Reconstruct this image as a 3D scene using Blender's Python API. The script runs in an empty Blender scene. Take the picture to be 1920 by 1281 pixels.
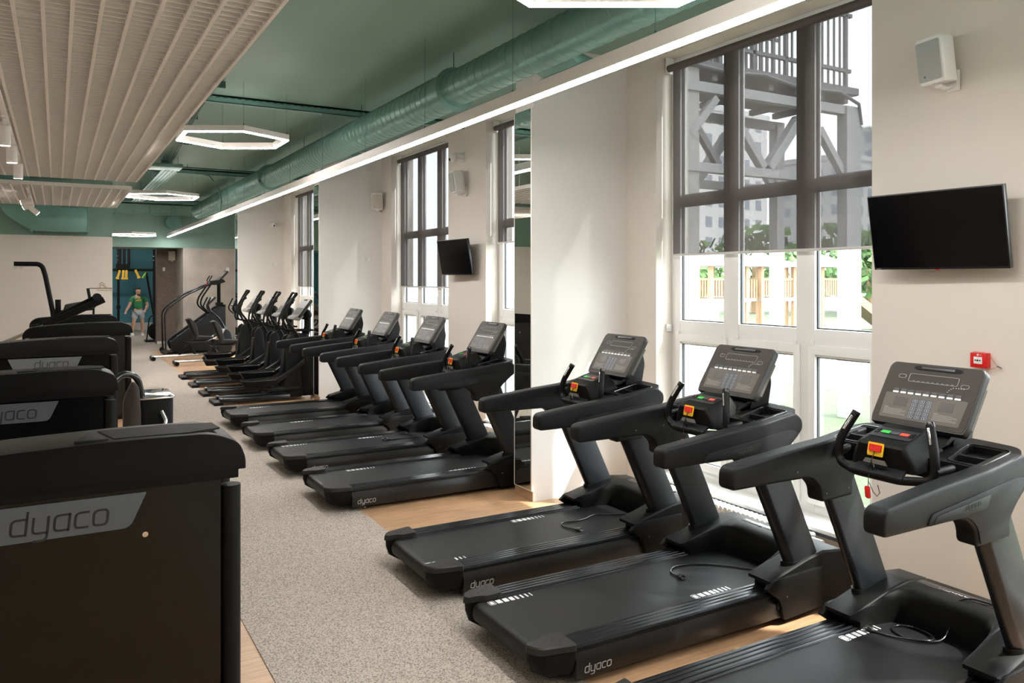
import bpy, bmesh, math, random
from mathutils import Vector, Matrix, Euler
random.seed(7)
PI = math.pi
SC = bpy.context.scene
COL = SC.collection
# ---------------------------------------------------------------- camera
cd = bpy.data.cameras.new('camera'); cam = bpy.data.objects.new('camera', cd); COL.objects.link(cam)
cam.location = (0, 0, 2.1)
cam.rotation_euler = (PI/2, 0, math.radians(-30))
cd.sensor_width = 36; cd.lens = 1480/1920*36
cd.shift_x = 0; cd.shift_y = -(640.5-524)/1920
cd.clip_start = .05; cd.clip_end = 400
SC.camera = cam
# ---------------------------------------------------------------- sky, sun, exposure
w = bpy.data.worlds.new('sky'); SC.world = w; w.use_nodes = True
nt = w.node_tree; nt.nodes.clear()
wo = nt.nodes.new('ShaderNodeOutputWorld'); bg = nt.nodes.new('ShaderNodeBackground')
bg.inputs[0].default_value = (.91, .96, 1.0, 1); bg.inputs[1].default_value = 3.2
nt.links.new(bg.outputs[0], wo.inputs[0])
sd = bpy.data.lights.new('sun', 'SUN'); sun = bpy.data.objects.new('sun', sd); COL.objects.link(sun)
sd.energy = 3.0; sd.angle = math.radians(1.2); sd.color = (1.0, .96, .9)
sun.rotation_euler = Vector((.62, -.62, 1.05)).to_track_quat('Z', 'Y').to_euler()
SC.view_settings.view_transform = 'Standard'; SC.view_settings.look = 'None'
SC.view_settings.gamma = 1; SC.view_settings.use_curve_mapping = False
SC.view_settings.exposure = 2.0
LED_E = 17.0
# ---------------------------------------------------------------- materials
MATS = {}
def mat(name, col=(.5, .5, .5), rough=.5, metal=0., emit=None, es=0., spec=.5, alpha=1., bump=None, coat=0., var=None):
    """bump=(scale, strength); var=(scale, amount) : noise variation of the colour"""
    if name in MATS: return MATS[name]
    m = bpy.data.materials.new(name); m.use_nodes = True
    n = m.node_tree.nodes; l = m.node_tree.links; b = n['Principled BSDF']
    b.inputs['Base Color'].default_value = (*col, 1); b.inputs['Roughness'].default_value = rough
    b.inputs['Metallic'].default_value = metal; b.inputs['Specular IOR Level'].default_value = spec
    b.inputs['Alpha'].default_value = alpha; b.inputs['Coat Weight'].default_value = coat
    if emit: b.inputs['Emission Color'].default_value = (*emit, 1); b.inputs['Emission Strength'].default_value = es
    tc = n.new('ShaderNodeTexCoord')
    if var:
        ns = n.new('ShaderNodeTexNoise'); ns.inputs['Scale'].default_value = var[0]; ns.inputs['Detail'].default_value = 4
        rp_ = n.new('ShaderNodeValToRGB'); l.new(tc.outputs['Object'], ns.inputs['Vector']); l.new(ns.outputs[0], rp_.inputs[0])
        a = var[1]
        rp_.color_ramp.elements[0].position = .3; rp_.color_ramp.elements[1].position = .7
        rp_.color_ramp.elements[0].color = (*[max(0, c*(1-a)) for c in col], 1); rp_.color_ramp.elements[1].color = (*[min(1, c*(1+a)) for c in col], 1)
        l.new(rp_.outputs[0], b.inputs['Base Color'])
    if bump:
        ns = n.new('ShaderNodeTexNoise'); ns.inputs['Scale'].default_value = bump[0]; ns.inputs['Detail'].default_value = 3
        bp = n.new('ShaderNodeBump'); bp.inputs['Strength'].default_value = bump[1]; bp.inputs['Distance'].default_value = .01
        l.new(tc.outputs['Object'], ns.inputs['Vector']); l.new(ns.outputs[0], bp.inputs['Height']); l.new(bp.outputs[0], b.inputs['Normal'])
    MATS[name] = m; return m
def M(n): return MATS[n]
mat('wall_paint', (.72, .67, .605), .75, bump=(60, .08), var=(1.3, .02))
mat('column_paint', (.755, .74, .71), .7, bump=(60, .06))
mat('white_paint', (.80, .80, .78), .6, bump=(60, .04))
mat('green_paint', (.21, .335, .285), .6, bump=(40, .06), var=(.7, .06))
mat('green_metal', (.17, .33, .29), .38, .35, var=(3, .05))
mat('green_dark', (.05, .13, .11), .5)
mat('teal_paint', (.035, .16, .19), .6)
mat('black_plastic', (.0055, .0053, .0053), .47, spec=.16, bump=(900, .15))
mat('black_matte', (.006, .006, .006), .6, spec=.2)
mat('black_gloss', (.012, .012, .013), .18, coat=.3)
mat('grey_plastic', (.012, .0125, .0135), .47, spec=.16, bump=(900, .12))
mat('charcoal_shell', (.0085, .009, .010), .45, spec=.18, bump=(700, .15))
mat('upright_metal', (.028, .030, .034), .30, .55, spec=.4)
mat('rail_metal', (.030, .031, .033), .25, .7)
mat('cap_plastic', (.022, .020, .018), .42, spec=.3)
mat('belt_rubber', (.0075, .0078, .0085), .42, spec=.25, bump=(500, .2))
mat('skirt_paint', (.014, .0125, .0115), .35, .2)
mat('silver', (.62, .62, .64), .25, 1.)
mat('chrome', (.8, .8, .8), .12, 1.)
mat('console_grey', (.040, .033, .027), .5, spec=.22)
mat('console_edge', (.018, .018, .018), .4)
mat('console_panel', (.115, .104, .09), .5, spec=.25)
mat('console_window', (.035, .028, .022), .35)
mat('key_blue', (.035, .038, .052), .4)
mat('mark_white', (.85, .85, .85), .5)
mat('mark_grey', (.38, .38, .38), .45)
mat('mark_soft', (.33, .34, .38), .5)
mat('mark_dark', (.012, .012, .014), .35)
mat('red_plastic', (.65, .012, .01), .35)
mat('red_soft', (.75, .09, .05), .4)
mat('green_plastic', (.03, .55, .06), .4)
mat('yellow_plastic', (.85, .50, .01), .4)
mat('pale_green', (.45, .58, .30), .4)
mat('light_white', (.9, .9, .9), .5, emit=(1, .945, .90), es=LED_E)
mat('led_white', (.9, .9, .9), .5, emit=(1, .96, .93), es=LED_E)
mat('lamp_body', (.78, .74, .70), .45)
mat('grid_white', (.80, .75, .71), .5)
mat('beige_plastic', (.55, .50, .42), .5)
mat('white_plastic', (.78, .78, .76), .4)
mat('pvc_white', (.84, .84, .82), .3)
mat('pvc_seal', (.03, .035, .04), .4)
mat('speaker_grille', (.42, .44, .44), .6)
mat('screen_black', (.0015, .0015, .002), .15, spec=.25)
mat('screen_frame', (.01, .01, .011), .3)
mat('mirror_glass', (.86, .88, .86), .0, 1.)
mat('skirting_wood', (.42, .27, .17), .5)
mat('pad_brown', (.035, .025, .02), .55)
mat('pad_black', (.015, .015, .016), .5, bump=(300, .2))
mat('smoked_panel', (.003, .0033, .0036), .20, spec=.35, coat=.1, alpha=.96)
mat('plate_dark', (.04, .042, .045), .3)
mat('logo_plate', (.075, .085, .095), .35)
mat('strap_yellow', (.75, .42, .02), .6)
mat('grip_green', (.30, .60, .05), .5)
mat('stone_dark', (.20, .155, .125), .8, bump=(25, .3), var=(14, .16))
mat('stone_light', (.46, .42, .37), .8, bump=(20, .2), var=(2.2, .13))
mat('gold_mark', (.40, .30, .13), .4)
mat('skin', (.62, .33, .22), .55)
mat('hair', (.03, .018, .012), .7)
mat('shirt_green', (.04, .22, .085), .8)
mat('shorts_grey', (.42, .44, .46), .8)
mat('steel_grey', (.34, .34, .345), .6)
mat('steel_dark', (.15, .15, .155), .6)
mat('timber', (.24, .15, .08), .8, var=(5, .12))
mat('timber_pale', (.22, .165, .115), .8)
mat('rock_render', (.36, .35, .34), .9, bump=(8, .6), var=(9, .12))
mat('far_wall', (.50, .485, .47), .9)
mat('far_window', (.20, .22, .25), .4)
mat('leaf_green', (.06, .13, .03), .8, var=(2, .3))
mat('paving', (.35, .34, .32), .9, var=(1, .05))

def special_mats():
    # blind: woven screen cloth that one can see through
    m = bpy.data.materials.new('blind_cloth'); m.use_nodes = True; n = m.node_tree.nodes; l = m.node_tree.links; n.clear()
    o = n.new('ShaderNodeOutputMaterial'); mx = n.new('ShaderNodeMixShader'); mx2 = n.new('ShaderNodeMixShader')
    tr = n.new('ShaderNodeBsdfTransparent'); df = n.new('ShaderNodeBsdfDiffuse'); tl = n.new('ShaderNodeBsdfTranslucent')
    df.inputs[0].default_value = (.125, .112, .108, 1); tl.inputs[0].default_value = (.035, .03, .028, 1)
    tr.inputs[0].default_value = (.97, .97, .985, 1)
    tc = n.new('ShaderNodeTexCoord'); wv = n.new('ShaderNodeTexNoise'); wv.inputs['Scale'].default_value = 300
    l.new(tc.outputs['Object'], wv.inputs[0])
    mr = n.new('ShaderNodeMapRange'); mr.inputs[3].default_value = .89; mr.inputs[4].default_value = .915
    l.new(wv.outputs[0], mr.inputs[0]); l.new(mr.outputs[0], mx.inputs[0])
    mx2.inputs[0].default_value = .4; l.new(df.outputs[0], mx2.inputs[1]); l.new(tl.outputs[0], mx2.inputs[2])
    l.new(tr.outputs[0], mx.inputs[1]); l.new(mx2.outputs[0], mx.inputs[2]); l.new(mx.outputs[0], o.inputs[0])
    MATS['blind_cloth'] = m
    # thin window pane
    m = bpy.data.materials.new('pane_glass'); m.use_nodes = True; n = m.node_tree.nodes; l = m.node_tree.links; n.clear()
    o = n.new('ShaderNodeOutputMaterial'); mx = n.new('ShaderNodeMixShader'); tr = n.new('ShaderNodeBsdfTransparent'); gl = n.new('ShaderNodeBsdfGlossy')
    tr.inputs[0].default_value = (.94, .97, .96, 1); gl.inputs['Roughness'].default_value = .0
    fr = n.new('ShaderNodeLayerWeight'); fr.inputs[0].default_value = .5
    pw = n.new('ShaderNodeMath'); pw.operation = 'POWER'; pw.inputs[1].default_value = 5; l.new(fr.outputs['Facing'], pw.inputs[0])
    ma = n.new('ShaderNodeMath'); ma.operation = 'MULTIPLY_ADD'; ma.inputs[1].default_value = .8; ma.inputs[2].default_value = .07; l.new(pw.outputs[0], ma.inputs[0])
    l.new(ma.outputs[0], mx.inputs[0]); l.new(tr.outputs[0], mx.inputs[1]); l.new(gl.outputs[0], mx.inputs[2]); l.new(mx.outputs[0], o.inputs[0])
    MATS['pane_glass'] = m
    # wood-look floor and carpet
    m = mat('floor_wood', (.6, .4, .25), .38); n = m.node_tree.nodes; l = m.node_tree.links; b = n['Principled BSDF']
    tc = n.new('ShaderNodeTexCoord'); mp = n.new('ShaderNodeMapping'); br = n.new('ShaderNodeTexBrick'); ns = n.new('ShaderNodeTexNoise')
    l.new(tc.outputs['Object'], mp.inputs[0]); l.new(mp.outputs[0], br.inputs[0])
    br.inputs['Scale'].default_value = 1; br.inputs['Brick Width'].default_value = 1.2; br.inputs['Row Height'].default_value = .18
    br.inputs['Mortar Size'].default_value = .0012; br.inputs['Color1'].default_value = (.52, .31, .17, 1); br.inputs['Color2'].default_value = (.62, .39, .22, 1)
    br.inputs['Mortar'].default_value = (.30, .18, .10, 1); br.offset = .37
    mp2 = n.new('ShaderNodeMapping'); mp2.inputs['Scale'].default_value = (1.2, 14, 1); l.new(tc.outputs['Object'], mp2.inputs[0]); l.new(mp2.outputs[0], ns.inputs[0])
    ns.inputs['Scale'].default_value = 3; ns.inputs['Detail'].default_value = 8
    mc = n.new('ShaderNodeMix'); mc.data_type = 'RGBA'; mc.blend_type = 'MULTIPLY'; mc.inputs[0].default_value = .55
    rr = n.new('ShaderNodeValToRGB'); rr.color_ramp.elements[0].position = .35; rr.color_ramp.elements[0].color = (.55, .5, .45, 1); rr.color_ramp.elements[1].position = .65; rr.color_ramp.elements[1].color = (1, 1, 1, 1)
    l.new(ns.outputs[0], rr.inputs[0]); l.new(br.outputs[0], mc.inputs[6]); l.new(rr.outputs[0], mc.inputs[7]); l.new(mc.outputs[2], b.inputs['Base Color'])
    m = mat('carpet', (.34, .30, .26), .95, spec=.1); n = m.node_tree.nodes; l = m.node_tree.links; b = n['Principled BSDF']
    tc = n.new('ShaderNodeTexCoord'); ns = n.new('ShaderNodeTexNoise'); ns.inputs['Scale'].default_value = 110; ns.inputs['Detail'].default_value = 2
    rr = n.new('ShaderNodeValToRGB'); rr.color_ramp.elements[0].position = .36; rr.color_ramp.elements[0].color = (.24, .205, .175, 1); rr.color_ramp.elements[1].position = .56; rr.color_ramp.elements[1].color = (.55, .485, .42, 1)
    bp = n.new('ShaderNodeBump'); bp.inputs['Strength'].default_value = .5; bp.inputs['Distance'].default_value = .006
    l.new(tc.outputs['Object'], ns.inputs[0]); l.new(ns.outputs[0], rr.inputs[0]); l.new(rr.outputs[0], b.inputs['Base Color']); l.new(ns.outputs[0], bp.inputs['Height']); l.new(bp.outputs[0], b.inputs['Normal'])
    # lawn
    m = mat('lawn_green', (.25, .36, .12), .9); n = m.node_tree.nodes; l = m.node_tree.links; b = n['Principled BSDF']
    tc = n.new('ShaderNodeTexCoord'); ns = n.new('ShaderNodeTexNoise'); ns.inputs['Scale'].default_value = 9; ns.inputs['Detail'].default_value = 9
    rr = n.new('ShaderNodeValToRGB'); rr.color_ramp.elements[0].position = .38; rr.color_ramp.elements[0].color = (.030, .050, .015, 1); rr.color_ramp.elements[1].position = .62; rr.color_ramp.elements[1].color = (.046, .064, .026, 1)
    l.new(tc.outputs['Object'], ns.inputs[0]); l.new(ns.outputs[0], rr.inputs[0]); l.new(rr.outputs[0], b.inputs['Base Color'])
special_mats()

# ---------------------------------------------------------------- mesh builder
def fillet(pts, r, n=4, closed=True):
    """round the corners of a 2-D (or 3-D) polyline; r a number or a list per corner"""
    out = []; N = len(pts)
    for i in range(N):
        p = Vector(pts[i]); rr = r[i] if isinstance(r, (list, tuple)) else r
        if (not closed and i in (0, N-1)) or rr <= 0: out.append(tuple(p)); continue
        a = Vector(pts[i-1])-p; b = Vector(pts[(i+1) % N])-p
        la, lb = a.length, b.length
        if la < 1e-6 or lb < 1e-6: out.append(tuple(p)); continue
        d = min(rr, la*.48, lb*.48); a = a/la*d; b = b/lb*d
        for k in range(n+1):
            t = k/n; q = p + a*(1-t)**2 + b*t**2
            out.append(tuple(q))
    return out
class MB:
    def __init__(s, xf=None): s.bm = bmesh.new(); s.xf = xf or Matrix()
    def _v(s, p): return s.bm.verts.new(s.xf @ Vector(p))
    def box(s, x0, x1, y0, y1, z0, z1):
        v = [s._v((x, y, z)) for z in (z0, z1) for x, y in ((x0, y0), (x1, y0), (x1, y1), (x0, y1))]
        for f in ((3, 2, 1, 0), (4, 5, 6, 7), (0, 1, 5, 4), (1, 2, 6, 5), (2, 3, 7, 6), (3, 0, 4, 7)): s.bm.faces.new([v[i] for i in f])
        return s
    def prism(s, pts, a, b, axis='y', taper=None):
        """2-D polygon swept along an axis. axis y: pts=(x,z); z: pts=(x,y); x: pts=(y,z)"""
        def P(p, t):
            return {'y': (p[0], t, p[1]), 'z': (p[0], p[1], t), 'x': (t, p[0], p[1])}[axis]
        A = [s._v(P(p, a)) for p in pts]; B = [s._v(P(p, b)) for p in (taper or pts)]
        s.bm.faces.new(A[::-1]); s.bm.faces.new(B)
        n = len(pts)
        for i in range(n): s.bm.faces.new((A[i], A[(i+1) % n], B[(i+1) % n], B[i]))
        return s
    def tube(s, pts, r, n=8, closed=False, cap=True, flat=1.):
        P = [Vector(p) for p in pts]; N = len(P); rings = []; up = None
        for i in range(N):
            if closed: t = (P[(i+1) % N]-P[i-1])
            else: t = (P[min(i+1, N-1)]-P[max(i-1, 0)])
            t.normalize()
            if up is None:
                up = Vector((0, 0, 1)) if abs(t.z) < .9 else Vector((1, 0, 0))
            u = t.cross(up); u.normalize(); v = u.cross(t); v.normalize(); up = v
            rr = r[i] if isinstance(r, (list, tuple)) else r
            rings.append([s._v(P[i]+u*math.cos(2*PI*k/n)*rr+v*math.sin(2*PI*k/n)*rr*flat) for k in range(n)])
        for i in range(N if closed else N-1):
            a, b = rings[i], rings[(i+1) % N]
            for k in range(n): s.bm.faces.new((a[k], a[(k+1) % n], b[(k+1) % n], b[k]))
        if not closed and cap: s.bm.faces.new(rings[0][::-1]); s.bm.faces.new(rings[-1])
        return s
    def lathe(s, prof, c=(0, 0, 0), axis='z', n=20):
        R = {'z': Matrix(), 'x': Matrix.Rotation(PI/2, 4, 'Y'), 'y': Matrix.Rotation(-PI/2, 4, 'X')}[axis]
        rings = []
        for r, h in prof:
            rings.append([s._v(Vector(c)+R @ Vector((math.cos(2*PI*k/n)*r, math.sin(2*PI*k/n)*r, h))) for k in range(n)])
        for a, b in zip(rings, rings[1:]):
            for k in range(n): s.bm.faces.new((a[k], a[(k+1) % n], b[(k+1) % n], b[k]))
        s.bm.faces.new(rings[0][::-1]); s.bm.faces.new(rings[-1]); return s
    def cyl(s, a, b, r, n=12): return s.tube([a, b], r, n)
    def loft(s, rings, cap=True):
        R = [[s._v(p) for p in r] for r in rings]; n = len(R[0])
        for a, b in zip(R, R[1:]):
            for k in range(n): s.bm.faces.new((a[k], a[(k+1) % n], b[(k+1) % n], b[k]))
        if cap: s.bm.faces.new(R[0][::-1]); s.bm.faces.new(R[-1])
        return s
    def sphere(s, c, r, n=12, sc=(1, 1, 1)):
        k = bmesh.ops.create_uvsphere(s.bm, u_segments=n, v_segments=max(6, n//2+2), radius=1)
        for v in k['verts']: v.co = s.xf @ Vector((c[0]+v.co.x*r*sc[0], c[1]+v.co.y*r*sc[1], c[2]+v.co.z*r*sc[2]))
        return s
    def holes(s, outer, holes, z0, z1, f=None):
        """flat plate in plan with holes, z from z0 to z1; f shifts z by position"""
        es = []; f = f or (lambda x, y: 0)
        for loop in [outer]+holes:
            vs = [s._v((p[0], p[1], z1+f(*p))) for p in loop]
            es += [s.bm.edges.new((vs[i], vs[(i+1) % len(vs)])) for i in range(len(vs))]
        r = bmesh.ops.triangle_fill(s.bm, use_beauty=True, use_dissolve=False, edges=es)
        fs = [g for g in r['geom'] if isinstance(g, bmesh.types.BMFace)]
        e = bmesh.ops.extrude_face_region(s.bm, geom=fs)
        for v in [g for g in e['geom'] if isinstance(g, bmesh.types.BMVert)]: v.co.z -= (z1-z0)
        return s
    def ring(s, o, i, z0, z1):
        """rectangular ring: outer and inner (x0, x1, y0, y1), from z0 to z1"""
        R = {}
        for k, (a, b, c, d) in (('o', o), ('i', i)):
            for z in (z0, z1): R[k, z] = [s._v(p) for p in ((a, c, z), (b, c, z), (b, d, z), (a, d, z))]
        for j in range(4):
            n = (j+1) % 4
            for p, q in ((('o', z0), ('o', z1)), (('i', z1), ('i', z0)), (('o', z1), ('i', z1)), (('i', z0), ('o', z0))):
                s.bm.faces.new((R[p][j], R[p][n], R[q][n], R[q][j]))
        return s
    def ribbon(s, pts, w, d, closed=False):
        """flat stroke of width w and depth d along a 2-D path in the local xy plane"""
        P = [Vector(p) for p in pts]; N = len(P); L = []; R = []
        for i in range(N):
            a = P[i]-P[i-1] if (i > 0 or closed) else P[1]-P[0]
            b = P[(i+1) % N]-P[i] if (i < N-1 or closed) else P[i]-P[i-1]
            a.normalize(); b.normalize(); t = (a+b)
            if t.length < 1e-4: t = a.copy()
            t.normalize(); nn = Vector((-t.y, t.x)); k = w/2/max(.5, abs(nn.dot(Vector((-b.y, b.x)))))
            L.append(P[i]+nn*k); R.append(P[i]-nn*k)
        tl = [s._v((p.x, p.y, d)) for p in L]; tr = [s._v((p.x, p.y, d)) for p in R]
        bl = [s._v((p.x, p.y, 0)) for p in L]; br = [s._v((p.x, p.y, 0)) for p in R]
        for i in range(N if closed else N-1):
            j = (i+1) % N
            s.bm.faces.new((tr[i], tr[j], tl[j], tl[i])); s.bm.faces.new((tl[i], tl[j], bl[j], bl[i])); s.bm.faces.new((br[i], br[j], tr[j], tr[i]))
        if not closed:
            s.bm.faces.new((tl[0], bl[0], br[0], tr[0])); s.bm.faces.new((tr[-1], br[-1], bl[-1], tl[-1]))
        return s
    def build(s, name, m, parent=None, bevel=0, seg=2, smooth=38, recalc=True, ang=30):
        bm = s.bm
        if recalc: bmesh.ops.recalc_face_normals(bm, faces=bm.faces)
        if bevel:
            ed = [e for e in bm.edges if len(e.link_faces) == 2 and e.calc_face_angle(0) > math.radians(ang)]
            bmesh.ops.bevel(bm, geom=ed, offset=bevel, segments=seg, profile=.5, affect='EDGES', clamp_overlap=True)
        me = bpy.data.meshes.new(name); bm.to_mesh(me); bm.free()
        for p in me.polygons: p.use_smooth = True
        me.set_sharp_from_angle(angle=math.radians(smooth))
        me.materials.append(MATS[m] if isinstance(m, str) else m)
        o = bpy.data.objects.new(name, me); COL.objects.link(o)
        if parent is not None: o.parent = parent
        return o
def islands(mb, name, m, parent=None, bevel=0, **k):
    """build every separate piece of mb as an object of its own"""
    bm = mb.bm; bm.verts.ensure_lookup_table(); seen = set(); out = []; groups = []
    for v in bm.verts:
        if v in seen: continue
        st = [v]; seen.add(v); g = []
        while st:
            a = st.pop(); g.append(a)
            for e in a.link_edges:
                o_ = e.other_vert(a)
                if o_ not in seen: seen.add(o_); st.append(o_)
        groups.append(g)
    for g in groups:
        n = MB(); mp = {v: n.bm.verts.new(v.co) for v in g}; fs = {f for v in g for f in v.link_faces}
        for f in fs: n.bm.faces.new([mp[v] for v in f.verts])
        out.append(n.build(name, m, parent, bevel, **k))
    bm.free(); return out
def tag(o, label, cat, group=None):
    o['label'] = label; o['category'] = cat
    if group: o['group'] = group
    return o
def thing(name, label, cat, loc=(0, 0, 0), rz=0, group=None):
    o = bpy.data.objects.new(name, None); COL.objects.link(o); o.empty_display_size = .1
    o.location = loc; o.rotation_euler = (0, 0, rz); return tag(o, label, cat, group)
def struct(o): o['kind'] = 'structure'; return o
def kids(o): return [c for c in bpy.data.objects if c.parent is o]
CH = {}
def children(o): return list(o.children)
def copy_tree(o, parent=None, skip=()):
    c = o.copy(); COL.objects.link(c); c.parent = parent
    for ch in list(o.children):
        if ch.name.split('.')[0] in skip: continue
        copy_tree(ch, c)
    return c
def frame(o, ex, ey, ez):
    """matrix that maps local axes to the given 3-D directions at origin o"""
    ex, ey, ez = Vector(ex).normalized(), Vector(ey).normalized(), Vector(ez).normalized()
    m = Matrix.Identity(4)
    for i in range(3): m[i][0] = ex[i]; m[i][1] = ey[i]; m[i][2] = ez[i]; m[i][3] = o[i]
    return m
def rrect(x0, x1, y0, y1, r, n=4): return fillet([(x0, y0), (x1, y0), (x1, y1), (x0, y1)], r, n)
def lettering(mb, h, w=.17, d=.002, sh=.12):
    """five rounded lower-case letters; h = height of a small letter; baseline at local origin"""
    x = 0
    def P(pts, r=.3, c=False):
        q = fillet(pts, r, 4, closed=c)
        q = [((x+a+sh*b)*h, b*h) for a, b in q]
        mb.ribbon(q, w*h, d, closed=c)
    P([(.85, 0), (0, 0), (0, 1), (.85, 1)]); P([(.85, 1.5), (.85, -.08)]); x += 1.22
    P([(0, 1.05), (0, 0), (.85, 0)]); P([(.85, 1.05), (.85, -.5), (.08, -.5)]); x += 1.22
    P([(.85, 0), (0, 0), (0, 1), (.85, 1)], [0, .3, .3, .1]); P([(.85, 1.08), (.85, -.08)]); x += 1.2
    P([(.8, 1), (0, 1), (0, 0), (.8, 0)]); x += 1.08
    P([(0, 0), (.85, 0), (.85, 1), (0, 1)], .3, True)
    return mb
LET_W = 5.6
# ================================================================= room shell
XW = 5.012; XO = 5.42; CZ = 4.33; SILL = .22; HEAD = 4.24
WIN = [(-3.36, -1.03, 2.35), (.10, 2.43, 2.35), (3.573, 5.90, 2.345), (7.07, 9.385, 2.60), (10.56, 12.855, 1.985), (14.02, 16.33, 2.3), (17.5, 19.56, 1.93), (21.0, 23.3, 2.3)]
Y0, Y1 = -4.0, 26.3
struct(MB().box(-6, XO, Y0, 28.2, -.15, 0).build('floor', 'floor_wood'))
b = MB(); b.box(.988, 2.387, Y0+.02, 25.4, .0, .006); b.box(-5.98, XW-.02, 25.4, 28.2, .0, .006); b.box(-5.98, -.9, Y0+.02, 20.28, .0, .006)  # last strip: unseen carpet added to cut orange bounce from the wood
struct(b.build('floor', 'carpet'))
struct(MB().box(-6.2, XO, Y0, 28.2, CZ, CZ+.2).build('ceiling', 'green_paint'))
b = MB(); y = Y0
for a, c, _ in WIN:
    b.box(XW, XO, y, a, 0, CZ); b.box(XW, XO, a, c, 0, SILL-.03); b.box(XW, XO, a, c, HEAD, CZ); y = c
b.box(XW, XO, y, 28.2, 0, CZ)
struct(b.build('wall_right', 'wall_paint'))
struct(MB().box(-6.2, -6, Y0, 36.2, 0, CZ).build('wall_left', 'wall_paint'))
struct(MB().box(-6.2, XO, Y0-.2, Y0, 0, CZ).build('wall_back', 'wall_paint'))
# cross wall at the left, beige below and green above
b = MB().box(-6, 1.118, 20.3, 20.5, 0, 3.09); struct(b.build('wall_cross', 'wall_paint'))
b = MB().box(-6, 1.118, 20.302, 20.5, 3.09, CZ); b.box(-6, 1.122, 20.27, 20.5, 3.075, 3.10); struct(b.build('wall_cross', 'green_paint'))
# end wall: stone pier, recessed brown stone return, green lintel
struct(MB().box(3.405, XW, 26.3, 28.2, 0, 3.08).build('wall_end', 'stone_light'))
struct(MB().box(2.81, 3.405, 27.9, 28.2, 0, 3.08).build('wall_end', 'stone_dark'))
b = MB().box(-6, XW, 26.3, 28.2, 3.08, CZ); b.box(-6, XW, 26.285, 26.3, 3.075, 3.10)
struct(b.build('wall_end', 'green_paint'))
struct(MB().box(2.83, 3.405, 27.885, 27.9, 0, .09).build('baseboard_end', 'white_paint'))
struct(MB().box(-6, 1.118, 20.285, 20.3, 0, .08).build('baseboard_cross', 'white_paint'))
# the room beyond
struct(MB().box(-6, 6.6, 28.2, 36.2, -.15, .002).build('floor', 'carpet'))
struct(MB().box(-6, 6.6, 36, 36.2, 0, 4.2).build('wall_far', 'teal_paint'))
struct(MB().box(-5.98, 6.4, 35.94, 36, 0, .31).build('trim_far', 'stone_light'))
struct(MB().box(6.4, 6.6, 28.2, 36.2, 0, 4.2).build('wall_far_side', 'teal_paint'))
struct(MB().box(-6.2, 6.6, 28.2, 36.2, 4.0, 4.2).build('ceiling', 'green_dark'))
# columns with a mirror on the aisle face
for i, (yn, yf) in enumerate([(-.6, -.27), (6.354, 6.684), (13.316, 13.646), (20.291, 20.621)]):
    b = MB().box(3.901, XW+.01, yn, yf, .0, CZ)
    struct(b.build('wall_column', 'column_paint'))
    struct(MB().box(3.893, 3.901, yn, yf, 0, .09).build('baseboard_column', 'skirting_wood'))
    if yn < 0: continue
    lab = ['', 'narrow wall mirror on the nearest column, beside the white pier', 'narrow wall mirror on the second column, at the end of the ellipticals', 'narrow wall mirror on the farthest column near the stone wall'][i]
    t = thing('wall_mirror', lab, 'mirror', (3.89, (yn+yf)/2, .1), 0, None)
    h = (yf-yn)/2
    MB().box(-.004, .010, -h+.018, h, 0, 3.62).build('mirror_glass', 'mirror_glass', t)
    b = MB(); b.box(-.008, .010, -h, -h+.018, 0, 3.62); b.box(-.006, .010, h-.004, h+.002, 0, 3.62); b.box(-.006, .010, -h, h, -.006, 0); b.box(-.006, .010, -h, h, 3.62, 3.626)
    b.build('mirror_frame', 'lamp_body', t)
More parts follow.
